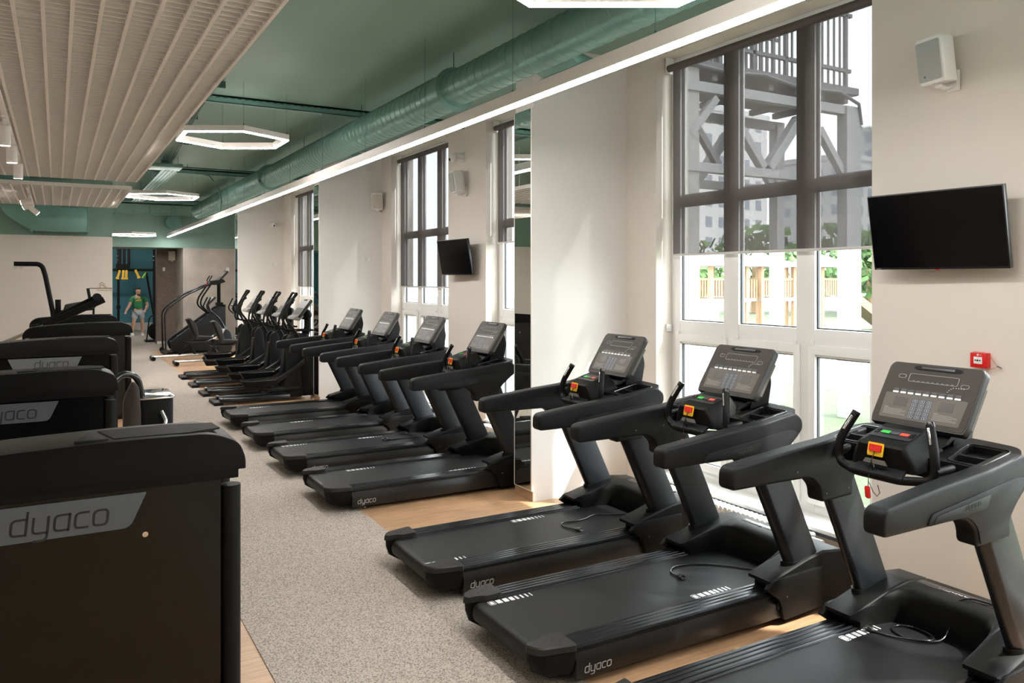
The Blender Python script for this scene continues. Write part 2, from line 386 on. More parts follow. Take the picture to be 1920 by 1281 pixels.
# windows
names = ['behind the camera', 'just behind the nearest wall pier', 'large nearest window', 'second window', 'third window', 'fourth window', 'fifth window', 'last window']
blab = [None, None, 'large grey see-through roller blind half down over the nearest window', 'grey roller blind seen edge-on between the second pier and the nearest mirror',
        'grey roller blind beside the far television', 'grey roller blind of the window hidden behind the second column', 'distant grey roller blind above the elliptical trainers', 'farthest grey roller blind past the last mirrored column']
for i, (a, c, bz) in enumerate(WIN):
    w = bpy.data.objects.new('window_%d' % (i+1), None); COL.objects.link(w); w.location = (5.21, (a+c)/2, SILL); struct(w)
    H = (c-a)/2; L = c-a; top = HEAD-SILL
    ms = [-H+.0, -H+.13, -H+.65, -H+.83, H-.87, H-.69, H-.12, H]     # frame | pane | mullion | pane | mullion | pane | frame
    f = MB(); z_ = [0, .165, 1.265, 1.485, 2.585, 2.685, top-.09, top]
    for p, q in ((0, 1), (2, 3), (4, 5), (6, 7)): f.box(0, .08, ms[p], ms[q], 0, top)
    for p, q in ((1, 2), (3, 4), (5, 6)):
        for u, v in ((0, 1), (2, 3), (4, 5), (6, 7)): f.box(.002, .078, ms[p]-.001, ms[q]+.001, z_[u], z_[v])
    f.build('window_frame', 'pvc_white', w, .006)
    # opening casements in the lower row, a raised rim with a visible joint
    for p, q in ((1, 2), (3, 4), (5, 6)):
        s = MB(); y_a, y_b, za, zb = ms[p]-.045, ms[q]+.045, .10, 1.36
        s.xf = Matrix(((0, 0, -1, 0), (1, 0, 0, 0), (0, 1, 0, 0), (0, 0, 0, 1))); s.ring((y_a, y_b, za, zb), (y_a+.06, y_b-.06, za+.075, zb-.075), 0, .022)
        s.build('window_sash', 'pvc_white', w, .004)
        g = MB(); g.box(-.03, -.018, y_b-.05, y_b-.02, zb-.01, zb+.025); g.box(-.03, -.018, y_a+.02, y_a+.05, zb-.01, zb+.025); islands(g, 'hinge_cover', 'pvc_white', w)
    sl = MB()
    for p, q in ((1, 2), (3, 4), (5, 6)):
        for u, v in ((1, 2), (3, 4), (5, 6)):
            y_a, y_b, za, zb = ms[p], ms[q], z_[u], z_[v]
            sl.box(.028, .05, y_a, y_a+.012, za, zb); sl.box(.028, .05, y_b-.012, y_b, za, zb); sl.box(.028, .05, y_a, y_b, za, za+.01); sl.box(.028, .05, y_a, y_b, zb-.01, zb)
    sl.build('glazing_seal', 'pvc_seal', w)
    g = MB()
    for p, q in ((1, 2), (3, 4), (5, 6)):
        for u, v in ((1, 2), (3, 4), (5, 6)): g.bm.faces.new([g._v((.038, yy, zz)) for yy, zz in ((ms[p], z_[u]), (ms[q], z_[u]), (ms[q], z_[v]), (ms[p], z_[v]))])
    g.build('window_pane', 'pane_glass', w)
    s = MB().prism([(-.235, -.03), (.06, -.03), (.06, .02), (-.02, .02), (-.235, 0)], -H+.005, H-.005); s.build('window_sill', 'white_paint', w, .004)
    MB().box(-.24, -.225, -H-.02, H+.02, -.052, -.03).build('sill_edge', 'pvc_seal', w)
    if blab[i]:
        t = thing('roller_blind', blab[i], 'blind', (5.13, (a+c)/2, 4.135))
        MB().tube([(0, -H+.05, 0), (0, H-.05, 0)], .034, 14).build('blind_tube', mat('blind_tube_grey', (.10, .088, .082), .8), t)
        b = MB(); b.bm.faces.new([b._v((.030, yy, zz)) for yy, zz in ((-H+.075, bz-4.135), (H-.075, bz-4.135), (H-.075, 0), (-H+.075, 0))]); b.build('blind_cloth', 'blind_cloth', t)
        MB().box(.018, .040, -H+.075, H-.075, bz-4.135-.022, bz-4.135).build('bottom_rail', mat('blind_rail', (.6, .58, .56), .4), t, .004)
        b = MB()
        for s_ in (-1, 1): b.box(-.03, .06, s_*(H-.045)-.006, s_*(H-.045)+.006, -.05, .105)
        islands(b, 'blind_bracket', 'pvc_white', t)
# low radiators under the sills
rl = {2: 'white column radiator under the large nearest window', 3: 'white column radiator behind the nearest treadmill of the far group', 4: 'white column radiator under the window beside the far television'}
for i, lab in rl.items():
    a, c, _ = WIN[i]; yc = (a+c)/2; n = 34; L = 1.72
    t = thing('radiator', lab, 'radiator', (4.90, yc+.12, 0))
    b = MB()
    for k in range(n):
        yy = -L/2+L*(k+.5)/n
        for xx in (-.045, .045): b.tube([(xx, yy, .05), (xx, yy, .172)], .017, 8)
        b.tube([(-.05, yy, .172), (0, yy, .182), (.05, yy, .172)], .021, 8); b.tube([(-.05, yy, .05), (.05, yy, .05)], .021, 8)
    b.build('radiator_column', 'white_plastic', t)
    b = MB(); b.tube([(0, -L/2-.0, .155), (0, -L/2-.10, .155)], .019, 12); b.build('valve', 'white_plastic', t)
    b = MB()
    for yy in (-L/2+.2, L/2-.2): b.box(-.02, .09, yy-.015, yy+.015, 0, .05)
    islands(b, 'bracket', 'white_plastic', t)
# ================================================================= ceiling services
# spiral duct
t = thing('round_duct', 'long round green spiral duct hanging along the window side', 'duct', (3.38, 12, 3.96))
def duct(mb, y0, y1, r, pitch, rib=.006):
    prof = []; y = y0
    while y < y1-pitch: prof += [(r, y), (r, y+pitch-.03), (r+rib, y+pitch-.018), (r+rib, y+pitch-.008), (r, y+pitch)]; y += pitch
    prof += [(r, y1)]
    mb.lathe(prof, axis='y', n=36)
for y0, y1, r in ((-4+.05-12, 7.0-12, .165), (7.0-12, 14.7-12, .186), (14.7-12, 22.9-12, .207)):
    b = MB(); duct(b, y0, y1, r, .14); b.build('duct_section', 'green_metal', t, smooth=25)
for y, r in ((7.0-12, .186), (14.7-12, .207)):
    b = MB(); b.lathe([(r-.03, y-.05), (r+.004, y-.045), (r+.028, y-.04), (r+.028, y-.01), (r+.006, y), (r+.006, y+.12), (r, y+.125)], axis='y', n=36); b.build('duct_collar', 'green_metal', t)
b = MB(); b.lathe([(.207, 22.9-12), (.20, 22.93-12), (.0, 22.94-12)][:2], axis='y', n=36); b.build('end_cap', 'green_metal', t)
for y in (1.5, 4.2, 7.0, 9.7, 12.4, 15.0, 18, 21):
    b = MB(); b.cyl((0, y-12, .18), (0, y-12, .37), .005, 6); islands(b, 'duct_hanger', 'green_dark', t)
# supply boots fixed to the duct
for y in (5.55, 11.2, 17.6):
    b = MB(Matrix.Translation((.30, y-12, -.02))); b.prism([(-.16, 0), (.02, 0), (.30, -.06), (.30, -.085), (-.02, -.085)], -.28, .28); d = b.build('air_diffuser', 'green_metal', t, .006)
    b = MB(Matrix.Translation((.30, y-12, -.02))); b.box(.0, .33, -.33, .33, -.10, -.085); b.build('diffuser_plate', 'green_metal', d, .003)
    b = MB(Matrix.Translation((.30, y-12, -.02))); b.box(.04, .29, -.29, .29, -.104, -.10); b.build('diffuser_slot', 'green_dark', d)
# slotted channel beams under the ceiling
for y, x1, lab in ((10.02, XW, 'slotted green channel beam across the ceiling nearest the camera'), (17.07, XW, 'slotted green channel beam across the ceiling above the third lamp'), (2.6, XW, 'slotted green channel beam over the nearest pier'), (23.9, XW, 'slotted green channel beam by the end wall')):
    t = thing('ceiling_channel', lab, 'beam', (0, y, CZ))
    b = MB(); b.box(-5.9, x1, 0, .10, -.022, 0); b.box(-5.9, x1, 0, .008, -.09, 0); b.box(-5.9, x1, 0, .10, -.09, -.082); b.build('channel', 'green_metal', t)
    b = MB()
    x = .9
    while x < 4.9: b.box(x, x+.045, -.002, 0, -.035, -.022); x += .085
    islands(b, 'slot', 'green_dark', t)
t = thing('conduit_pipe', 'thin green pipe running across the ceiling before the flat cable tray', 'pipe', (0, 16.42, 4.27))
MB().cyl((-5, 0, 0), (4.9, 0, 0), .014, 8).build('pipe', 'green_dark', t)
b = MB()
for x in (1.2, 2.2, 3.0): b.cyl((x, 0, 0), (x, 0, .055), .006, 6)
islands(b, 'pipe_clip', 'green_dark', t)
t = thing('conduit_pipe', 'green pipe bundle running along the ceiling beside the grid panel', 'pipe', (1.53, 0, 4.27))
b = MB()
for k, dx in enumerate((0, .03)): b.tube([(dx, 9.2, 0), (dx+.02, 10.6, 0), (.1+dx, 12.2, 0), (.22+dx, 14.2, 0), (.30+dx, 16.2, 0)], .013, 8)
b.build('pipe', 'green_dark', t)
b = MB()
for y in (9.3, 11.3, 13.5, 16): b.box(-.02, .12, y, y+.03, -.018, .055) if y < 12 else b.box(.17, .36, y, y+.03, -.018, .055)
islands(b, 'pipe_clip', 'green_dark', t)
# flat cable tray with ribs
t = thing('cable_tray', 'flat ribbed green cable tray leading to the end wall', 'tray', (1.80, 18.7, 4.1))
b = MB(); b.box(-.14, .14, -3.0, 3.6, 0, .012)
for k in range(5): b.box(-.14+k*.066, -.128+k*.066, -3.0, 3.6, -.012, .03)
b.build('tray', 'green_metal', t)
b = MB(); b.box(-.35, .17, -3.5, -2.95, .0, .06); b.build('tray_head', 'green_metal', t, .008)
b = MB()
for y in (-3.2, -1, 1.2, 3.3): b.cyl((-.12, y, 0), (-.12, y, .23), .005, 6); b.cyl((.12, y, 0), (.12, y, .23), .005, 6)
islands(b, 'tray_hanger', 'green_dark', t)
# far rectangular duct, its branch, and the flat elbow duct on the cross wall
t = thing('rectangular_duct', 'green rectangular duct across the end wall under the ceiling', 'duct', (0, 25.25, 4.02))
MB().box(-4, 4.4, 0, .45, 0, .27).build('duct_body', 'green_paint', t, .004)
b = MB()
for x in (1.45, 2.35, 3.0, 3.9): b.box(x, x+.03, -.012, .46, -.02, .28)
b.box(-4, 4.4, -.02, 0, -.02, .02)
islands(b, 'duct_flange', 'green_metal', t)
b = MB()
for x in (2.36, 2.95): b.cyl((x, -.025, .0), (x, -.025, .305), .006, 6)
islands(b, 'duct_hanger', 'green_dark', t)
t = thing('duct_branch', 'short round green duct stub under the far rectangular duct', 'duct', (3.05, 26.0, 3.84))
MB().lathe([(.19, -.26), (.19, .27)], axis='y', n=28).build('duct_stub', 'green_metal', t)
t = thing('elbow_duct', 'flat green duct with a rounded elbow on the left cross wall', 'duct', (0, 19.75, 3.15))
b = MB(); pts = fillet([(.62, 0), (-.45, 0), (-1.05, .38), (-1.05, 1.15), (-.5, 1.15), (-.2, .53), (.62, .53)], [0, .1, .3, 0, 0, .2, 0], 6)
b.prism(pts, 0, .5); b.build('duct_body', 'green_metal', t, .004)
b = MB(); b.box(-.47, -.44, -.02, .5, -.02, .55); b.box(.60, .63, -.02, .5, -.02, .55); islands(b, 'duct_flange', 'green_metal', t)
b = MB(); b.box(-.44, .60, .5, .545, .06, .10); b.build('wall_bracket', 'green_dark', t)
# ---- open-cell grid panels
def grid(x0, x1, y0, y1, z, name_lab, nx):
    t = thing('ceiling_grid', name_lab, 'ceiling panel', ((x0+x1)/2, (y0+y1)/2, z))
    hx, hy = (x1-x0)/2, (y1-y0)/2; p = (x1-x0)/nx
    b = MB()
    for k in range(nx+1): b.box(-hx+k*p-.0105, -hx+k*p+.0105, -hy, hy, -.004, .06)
    b.box(-hx, hx, -hy-.006, -hy+.006, 0, .06); b.box(-hx, hx, hy-.006, hy+.006, 0, .06)
    b.build('main_rib', 'grid_white', t)
    b = MB(); n = int((y1-y0)/.086)
    for k in range(n): b.box(-hx, hx, -hy+(k+.5)*.086-.0055, -hy+(k+.5)*.086+.0055, .006, .032)
    b.build('cross_rib', 'grid_white', t)
    b = MB()
    y = -hy+.4
    while y < hy: b.cyl((hx-.08, y, .06), (hx-.08, y, CZ-z), .003, 6); b.cyl((-hx+.2, y, .06), (-hx+.2, y, CZ-z), .003, 6); y += 1.9
    islands(b, 'hanger_wire', 'lamp_body', t)
grid(-2.05, 1.07, -2.2, 13.44, 3.6, 'long white open-cell grid panel hanging overhead on the left', 22)
grid(-2.05, 1.085, 14.63, 18.49, 3.6, 'shorter white grid panel hanging beyond the long one', 22)
# ---- hexagon lamps
def hexa(c, z, R, lab, rot=0):
    t = thing('hexagon_lamp', lab, 'ceiling lamp', (c[0], c[1], z), 0, 'hexagon lamps')
    ro, ri = R, R-.052
    for nm, m, z0, z1, a, d in (('lamp_housing', 'lamp_body', .012, .075, ro, ri), ('light_diffuser', 'light_white', 0, .012, ro-.006, ri+.006)):
        b = MB(); o = [(a*math.sin(rot+k*PI/3), a*math.cos(rot+k*PI/3)) for k in range(6)]; i_ = [(d*math.sin(rot+k*PI/3), d*math.cos(rot+k*PI/3)) for k in range(6)]
        V = {}
        for nm2, P in (('o', o), ('i', i_)):
            for zz in (z0, z1): V[nm2, zz] = [b._v((*p, zz)) for p in P]
        for k in range(6):
            j = (k+1) % 6
            b.bm.faces.new((V['o', z0][k], V['o', z0][j], V['o', z1][j], V['o', z1][k])); b.bm.faces.new((V['i', z0][k], V['i', z0][j], V['i', z1][j], V['i', z1][k]))
            b.bm.faces.new((V['o', z0][k], V['o', z0][j], V['i', z0][j], V['i', z0][k])); b.bm.faces.new((V['o', z1][k], V['o', z1][j], V['i', z1][j], V['i', z1][k]))
        b.build(nm, m, t)
    b = MB()
    for k in ((1, 2, 4, 5) if 17 < c[1] < 18 else range(6)):
        x, y = (R-.03)*math.sin(rot+k*PI/3), (R-.03)*math.cos(rot+k*PI/3)
        b.cyl((x, y, .07), (x, y, CZ-z-.003), .0016, 5); b.cyl((x, y, .075), (x, y, .10), .006, 6)
    islands(b, 'suspension_wire', 'green_dark', t)
    return t
hexa((1.92, 2.47), 3.375, .70, 'white glowing hexagon lamp cut by the top edge of the picture')
hexa((1.83, 9.87), 3.76, .68, 'white glowing hexagon lamp in front of the first channel beam')
hexa((1.85, 17.28), 3.75, .74, 'flat-looking hexagon lamp beside the end of the grid panels')
hexa((1.84, 24.4), 3.33, .70, 'farthest hexagon lamp in front of the green end wall', .1)
# ---- LED strip
t = thing('linear_lamp', 'very long straight white light bar running beside the duct', 'ceiling lamp', (2.95, 11, 3.385))
MB().box(-.035, .035, -15+.1, 15.05, .012, .10).build('lamp_housing', 'lamp_body', t)
MB().box(-.030, .030, -15+.1, 15.05, 0, .012).build('light_diffuser', 'led_white', t)
b = MB(); y = -14
while y < 15: b.cyl((0, y, .10), (0, y, CZ-3.39), .0016, 5); b.cyl((0, y, .10), (0, y, .13), .006, 6); y += 1.62
islands(b, 'suspension_wire', 'green_dark', t)
t = thing('power_cable', 'dark looping cable hanging from the ceiling to the light bar', 'cable', (2.62, 17.2, 4.25))
MB().tube([(0, 0, 0), (.10, -.05, -.02), (.26, -.1, -.25), (.33, -.1, -.50), (.31, -.1, -.74)], .012, 8).build('cable', 'green_dark', t)
# ---- track spots on the left
def spot(loc, d, lab, n_='track_spotlight', L=.13, r=.05, grp='spotlights on the track', fins=True):
    t = thing(n_, lab, 'spotlight', loc, 0, grp)
    MB().box(-.02, .02, -.06, .06, -.02, .0).build('track_adapter', 'lamp_body', t, .003)
    MB().tube([(0, 0, -.02), (0, 0, -.07), (.0, 0, -.11)], [.016, .024, .014], 10).build('lamp_arm', 'lamp_body', t)
    D = Vector(d).normalized(); q = D.to_track_quat('Z', 'X').to_matrix().to_4x4(); X = Matrix.Translation((0, 0, -.13)) @ q
    b = MB(X)
    b.lathe([(r*.85, -.05), (r, -.045), (r, L), (r*.9, L)], n=20)
    if fins:
        for k in range(14): b.box(r*.9*math.cos(k*.45)-.003, r*.9*math.cos(k*.45)+.003, r*.9*math.sin(k*.45)-.003, r*.9*math.sin(k*.45)+.003, -.075, -.045)
    b.build('lamp_head', 'lamp_body', t)
    MB(X).lathe([(r*.88, L-.001), (r*.88, L+.002)], n=20).build('light_diffuser', 'light_white', t)
    s = bpy.data.lights.new('spot_light', 'SPOT'); so = bpy.data.objects.new('spot_light', s); COL.objects.link(so); so.parent = t
    so.matrix_local = Matrix.Translation(Vector((0, 0, -.13))+D*(L+.02)) @ (-D).to_track_quat('Z', 'X').to_matrix().to_4x4()
    s.energy = 70; s.spot_size = 1.3; s.spot_blend = .8; s.shadow_soft_size = .05; s.color = (1, .9, .78)
    return t
t = thing('lighting_track', 'white lighting track under the long grid panel', 'track', (-.40, 5.4, 3.575)); MB().box(-.018, .018, -5, 5.95, -.022, .025).build('track', 'lamp_body', t)
spot((-.40, 8.35, 3.553), (0, .1, -1), 'white spotlight nearest the camera at the left edge'); spot((-.395, 9.55, 3.553), (.02, .05, -1), 'white spotlight second on the long track', fins=False); spot((-.39, 11.0, 3.553), (0, .1, -1), 'white spotlight last on the long track')
spot((-.40, 5.6, 3.553), (-.8, .2, -1), 'white fill spotlight added out of view above the leg machines', fins=False); spot((-.40, 2.2, 3.553), (-.8, .2, -1), 'white fill spotlight added out of view above the camera side', fins=False)  # both spots are added for fill, out of view
t = thing('lighting_track', 'short white lighting track under the second grid panel', 'track', (-.40, 16.5, 3.575)); MB().box(-.018, .018, -1.8, 1.8, -.022, .025).build('track', 'lamp_body', t)
spot((-.40, 15.7, 3.553), (-1, .1, -.25), 'upper of three white spotlights under the second grid panel', fins=False, L=.12, r=.05)
spot((-.40, 16.45, 3.553), (-.9, .2, -.45), 'middle of three white spotlights under the second grid panel', fins=False, L=.12, r=.05)
spot((-.40, 17.2, 3.553), (.55, .1, -.5), 'lowest of three white spotlights under the second grid panel', fins=False, L=.14, r=.05)
# hexagon lamps added out of view as fill over the free-weight side
for k, (x, y) in enumerate(((-4.1, 1.5), (-4.1, 8.5), (-4.1, 15.5))): hexa((x, y), 3.5, .7, 'hexagon fill lamp added over the left side of the room, %s' % ('nearest', 'middle', 'farthest')[k])
# unseen lamp added to light the far room
t = thing('far_room_fill_lamp', 'unseen light bar added to light the room beyond the doorway', 'ceiling lamp', (1.2, 32, 3.95)); MB().box(-1.2, 1.2, -.06, .06, -.03, .05).build('light_diffuser', 'light_white', t)
for s_ in (-1.2, 1.2): pass
# ================================================================= treadmills (x forward, y left; x=0 at the rear)
def make_treadmill():
    t = thing('treadmill', 'black treadmill', 'treadmill', (2.07, 3.80, 0))
    # --- deck
    b = MB(); b.prism(fillet([(.16, .05), (2.28, .05), (2.28, .185), (.10, .185)], .02), -.415, .415); b.build('base_frame', 'black_plastic', t, .006)
    bel = MB(); bel.prism(fillet([(.035, .09), (1.9, .09), (2.03, .199), (.035, .199)], [.05, 0, 0, .05], 6), -.305, .305); belt = bel.build('belt', 'belt_rubber', t, smooth=30)
    for s in (1, -1):
        # ribbed foot rail
        prof = [(.30, .196), (.305, .206)]
        for k in range(4):
            y = .318+k*.033; prof += [(y, .207), (y+.004, .2155), (y+.021, .2155), (y+.026, .207)]
        prof += [(.452, .207), (.456, .196), (.456, .178), (.32, .172)]
        b = MB(); b.prism([(s*y, z) for y, z in prof], .20, 1.72, 'x'); b.build('foot_rail', 'rail_metal', t, smooth=30)
        b = MB(); b.prism([(s*.455, .176), (s*.42, .176), (s*.42, .05), (s*.455, .035), (s*.466, .045), (s*.470, .130), (s*.456, .158)], .235, 1.74, 'x')
        sk = b.build('side_skirt', 'skirt_paint', t, .002)
        # rear cap
        o1 = fillet([(.0, s*.355), (.04, s*.43), (.235, s*.472), (.235, s*.308), (.12, s*.300), (.09, s*.325), (.02, s*.33)], [.03, .05, .012, .02, .03, .02, .02], 5)
        o2 = fillet([(.07, s*.345), (.09, s*.415), (.235, s*.455), (.235, s*.308), (.12, s*.300), (.10, s*.325), (.08, s*.33)], [.03, .05, .012, .02, .03, .02, .02], 5)
        b = MB()
        mid = [(x-.004*(x < .2), y*1.004, .195) for x, y in o1]
        o3 = [(.10+(x)*.55 if x < .235 else x, s*(.30+(abs(y)-.30)*.62), .045) for x, y in o1]
        b.loft([mid, [(x, y, .224) for x, y in o1], [(x+.006*(x < .2), y-s*.006*(abs(y) > .33), .231) for x, y in o1]])
        b.build('end_cap', 'cap_plastic', t, smooth=35)
        b = MB(); b.loft([o3, [(.028+x*.86 if x < .235 else x, s*(.30+(abs(y)-.30)*.90), .090) for x, y in o1], [(.008+x*.96 if x < .235 else x, s*(.30+(abs(y)-.30)*.97), .150) for x, y in o1], [(x+.006*(x < .2), y*.993, .190) for x, y in o1]])
        b.build('roller_housing', 'black_plastic', t, smooth=40)
    # black joints over the rear caps
    b = MB()
    for s in (1, -1):
        for k in range(3): b.prism([(.10+k*.035, s*(.36+k*.018)), (.112+k*.035, s*(.366+k*.018)), (.104+k*.035, s*(.372+k*.018))], .2308, .2318, 'z')
    b.build('cap_marks', 'black_matte', t)
    # --- motor hood: side plates that rise into a cross bar
    def hood_rings():
        prof = [(1.635, .285), (1.76, .315), (1.98, .365), (2.12, .385)]
        def zt(x):
            for (a, za), (c, zc) in zip(prof, prof[1:]):
                if x <= c: return za+(zc-za)*(x-a)/(c-a)
            return .385
        half = [(.475, 1.65, .012), (.462, 1.635, 0), (.305, 1.635, 0), (.298, 1.66, .0), (.291, 1.76, .004), (.281, 1.85, .008), (.265, 1.92, .012), (.24, 1.968, .018), (.205, 1.995, .026), (.15, 2.01, .034)]
        out = []
        for y, xs, e in [(-y, x, e) for y, x, e in half]+half[::-1]:
            a = abs(y)
            if a > .29: P = [(1.70, .10), (1.705, .235), (xs, .262), (xs, zt(xs)-e-.004), (xs+.012, zt(xs)-e), (1.98, .365-e), (2.12, .385-e), (2.30, .365-e), (2.385, .30), (2.40, .10)]
            else: P = [(xs, .10), (xs, .20), (xs+.004, .235), (xs+.012, zt(xs)-.035), (xs+.034, zt(xs+.03)-e*.3), (max(1.98, xs+.06), .372-e*.2 if xs < 1.99 else .378), (2.12, .385), (2.30, .365), (2.385, .30), (2.40, .10)]
            out.append([(x, y, z) for x, z in P])
        return out
    b = MB(); b.loft(hood_rings()); b.build('motor_hood', 'black_plastic', t, smooth=42)
    b = MB(); b.box(2.155, 2.215, -.26, .26, .377, .3835); b.build('hood_slot', 'black_gloss', t, .004)
    x = MB(frame((2.172, .14, .3835), (0, -1, .0), (1, 0, -.1), (.1, 0, 1))); lettering(x, .030, .2, .001); x.build('logo', 'mark_grey', t)
    # lower front body under the hood
    b = MB(); b.prism(fillet([(2.02, .03), (2.42, .03), (2.46, .10), (2.43, .25), (2.05, .25)], .03), -.474, .474); b.build('front_body', 'black_plastic', t, .012)
    for s in (1, -1):
        b = MB(); o = fillet([(1.60, .235), (1.66, .285), (2.1, .30), (2.1, .05), (1.745, .03), (1.715, .16)], [.01, .03, .02, .02, .02, .05], 4)
        b.prism(o, s*.455, s*.488); b.build('hinge_cover', 'black_plastic', t, .006)
        b = MB(); b.lathe([(.006, 0), (.006, .004)], (1.77, s*.489, .17), 'y', 8); b.build('bolt', 'silver', t)
        # --- upright
        zz = [(.33, 0), (.92, 1)]
        def sec(z):
            k = (z-.33)/.59; xc = 1.975-.285*k; L = .135; yo, yi = .458-.004*k, .385-.004*k
            return [(x_, y_*s, z) for x_, y_ in fillet([(xc-L, yi+.012), (xc-L*.86, yi), (xc+L, yi+.006), (xc+L, yo-.006), (xc-L*.72, yo), (xc-L, yo-.03)], .01, 2)]
        b = MB(); b.loft([sec(.24), sec(.5), sec(.75), sec(1.08)]); b.build('upright', 'upright_metal', t, smooth=30)
        b = MB(); ring = [((x_-1.975)*1.1+1.975, (y_-s*.42)*1.12+s*.42, z_) for x_, y_, z_ in sec(.352)]; r2 = [(x_, y_, z_-.06) for x_, y_, z_ in ring]; b.loft([ring, r2]); b.build('upright_collar', 'black_plastic', t)
        # --- hand rail shell
        out = fillet([(.818, 1.045), (.822, 1.158), (1.27, 1.205), (1.58, 1.228), (1.78, 1.258), (1.885, 1.272), (1.945, 1.225), (1.945, 1.16), (1.80, 1.05), (1.735, .985), (1.75, .905), (1.48, .898), (1.475, .975), (1.40, 1.042), (1.10, 1.045)],
                     [.035, .045, .1, .1, .06, .03, .03, .03, .06, .06, .03, .03, .06, .07, .05], 5)
        b = MB(); b.prism(out, s*.362, s*.462); hr = b.build('handrail', 'charcoal_shell', t, .016, seg=3, smooth=50)
        # raised side panel and plaque
        pan = fillet([(1.11, 1.052), (1.14, 1.10), (1.45, 1.135), (1.80, 1.175), (1.87, 1.165), (1.90, 1.14), (1.79, 1.055), (1.728, .985), (1.738, .915), (1.50, .91), (1.487, .985), (1.41, 1.052)], [.02, .035, .1, .04, .03, .02, .05, .05, .02, .02, .06, .07], 5)
        b = MB(); b.prism(pan, s*.455, s*.4675); b.build('side_panel', 'grey_plastic', hr, .003)
        plq = fillet([(1.15, 1.058), (1.17, 1.088), (1.58, 1.128), (1.55, 1.065), (1.41, 1.060)], [.012, .02, .012, .02, .03], 4)
        b = MB(); b.prism(plq, s*.467, s*.4705); b.build('plaque', 'charcoal_shell', hr, .0015)
        ex = (1, 0, .09) if s < 0 else (-1, 0, -.09)
        x = MB(frame((1.385 if s < 0 else 1.50, s*.4705, 1.079 if s < 0 else 1.091), ex, (.09*(-1), 0, 1), (0, s, 0))); lettering(x, .020, .2, .0012); x.build('embossed_logo', 'mark_dark', hr)
        b = MB()
        for px, pz in ((1.29, 1.085), (1.53, 1.10), (1.52, .945), (1.70, .95)): b.lathe([(.006, 0), (.006, .002)], (px, s*.361-(.001 if s > 0 else .001), pz), 'y', 8)
        islands(b, 'screw_hole', 'black_gloss', hr)
    # --- tray between the rails, with two pits on each side
    def tz(x, y): return (x-1.66)*.16
    outer = fillet([(1.60, -.37), (1.60, .37), (1.66, .45), (1.86, .458), (1.955, .40), (1.975, .2), (1.975, -.2), (1.955, -.40), (1.86, -.458), (1.66, -.45)], [.01, .01, .02, .06, .08, .1, .1, .08, .06, .02], 5)
    hs = []
    for s in (1, -1):
        hs += [[(x, s*y) for x, y in fillet([(1.635, .255), (1.72, .235), (1.72, .39), (1.635, .385)], .018, 3)], [(x, s*y) for x, y in fillet([(1.735, .232), (1.87, .21), (1.865, .385), (1.735, .39)], .03, 3)]]
    b = MB(); b.holes(outer, hs, 1.198, 1.236, tz); b.build('console_tray', 'black_plastic', t, smooth=35)
    b = MB(); b.loft([[(x, y, 1.13+tz(x, y)*.6) for x, y in [((x-1.78)*.93+1.78, y*.97) for x, y in outer]], [(x, y, 1.205+tz(x, y)) for x, y in outer]]); b.build('tray_body', 'black_plastic', t, smooth=35)
    for s in (1, -1):
        b = MB(); rim = fillet([(1.618, .238), (1.885, .195), (1.885, .402), (1.618, .402)], .035, 4)
        b.tube([(x, s*y, 1.238+tz(x, y)) for x, y in rim], .004, 6, closed=True); b.build('cup_holder_rim', 'black_gloss', t)
    # pod with the buttons
    def pr(x0, x1, h, z, dz): return [(x, y, z+dz*(x-x0)) for x, y in fillet([(x0, -h), (x0, h), (x1, h*.93), (x1, -h*.93)], .025, 4)]
    b = MB(); b.loft([pr(1.47, 1.76, .175, 1.160, .08), pr(1.465, 1.75, .168, 1.20, .15), pr(1.450, 1.68, .130, 1.272, .32), pr(1.460, 1.67, .122, 1.284, .32)])
    pod = b.build('control_pod', 'black_plastic', t, smooth=45)
    A = frame((1.565, 0, 1.3182), (0, -1, 0), (.95, 0, .305), (-.305, 0, .95))
    MB(A).prism(rrect(-.112, .112, -.045, .058, .012), 0, .002, 'z').build('button_panel', 'mark_dark', pod)
    for nm, m, x0, x1 in (('start_button', 'green_plastic', -.070, -.024), ('display_label', 'black_gloss', -.018, .026), ('stop_button', 'red_soft', .032, .078)):
        MB(A).prism(rrect(x0, x1, -.004, .022, .004), .002, .005, 'z').build(nm, m, pod)
    for x0 in (-.103, .083):
        for y0 in (-.004, .022): MB(A).prism(rrect(x0, x0+.022, y0-.004, y0+.014, .004), .002, .0045, 'z').build('arrow_key', 'grey_plastic', pod)
    K = frame((1.449, 0, 1.268), (0, -1, 0), (.25, 0, .97), (-.97, 0, .25))
    b = MB(K); b.holes(rrect(-.052, .034, -.036, .018, .005), [rrect(-.042, .024, -.026, .009, .003)], 0, .012); kh = b.build('safety_key_frame', 'yellow_plastic', pod)
    MB(K).prism(rrect(-.041, .023, -.025, .008, .003), 0, .020, 'z').build('safety_key', 'red_plastic', pod)
    MB(K).prism([(-.075, -.085), (.055, -.085), (.035, -.062), (-.062, -.062)], -.01, .002, 'z').build('warning_plate', 'console_panel', pod)
    b = MB(); b.tube([(1.436, .010, 1.262), (1.420, .012, 1.225), (1.415, .022, 1.19), (1.425, .035, 1.165), (1.42, .02, 1.15), (1.412, .0, 1.17), (1.415, .01, 1.20), (1.412, .028, 1.17), (1.408, .03, 1.10), (1.410, .032, 1.07)], .0022, 6)
    b.tube([(1.408, .03, 1.10), (1.405, .0, 1.05), (1.405, -.02, 1.035), (1.405, -.035, 1.055), (1.41, -.02, 1.09)], .0018, 6); b.build('lanyard', 'black_gloss', pod)
    b = MB(frame((1.408, .033, 1.045), (0, 1, 0), (0, .1, 1), (1, 0, 0))); b.prism(rrect(-.014, .014, -.032, .028, .011), -.006, .006, 'z'); b.build('key_clip', 'red_plastic', pod, .003)
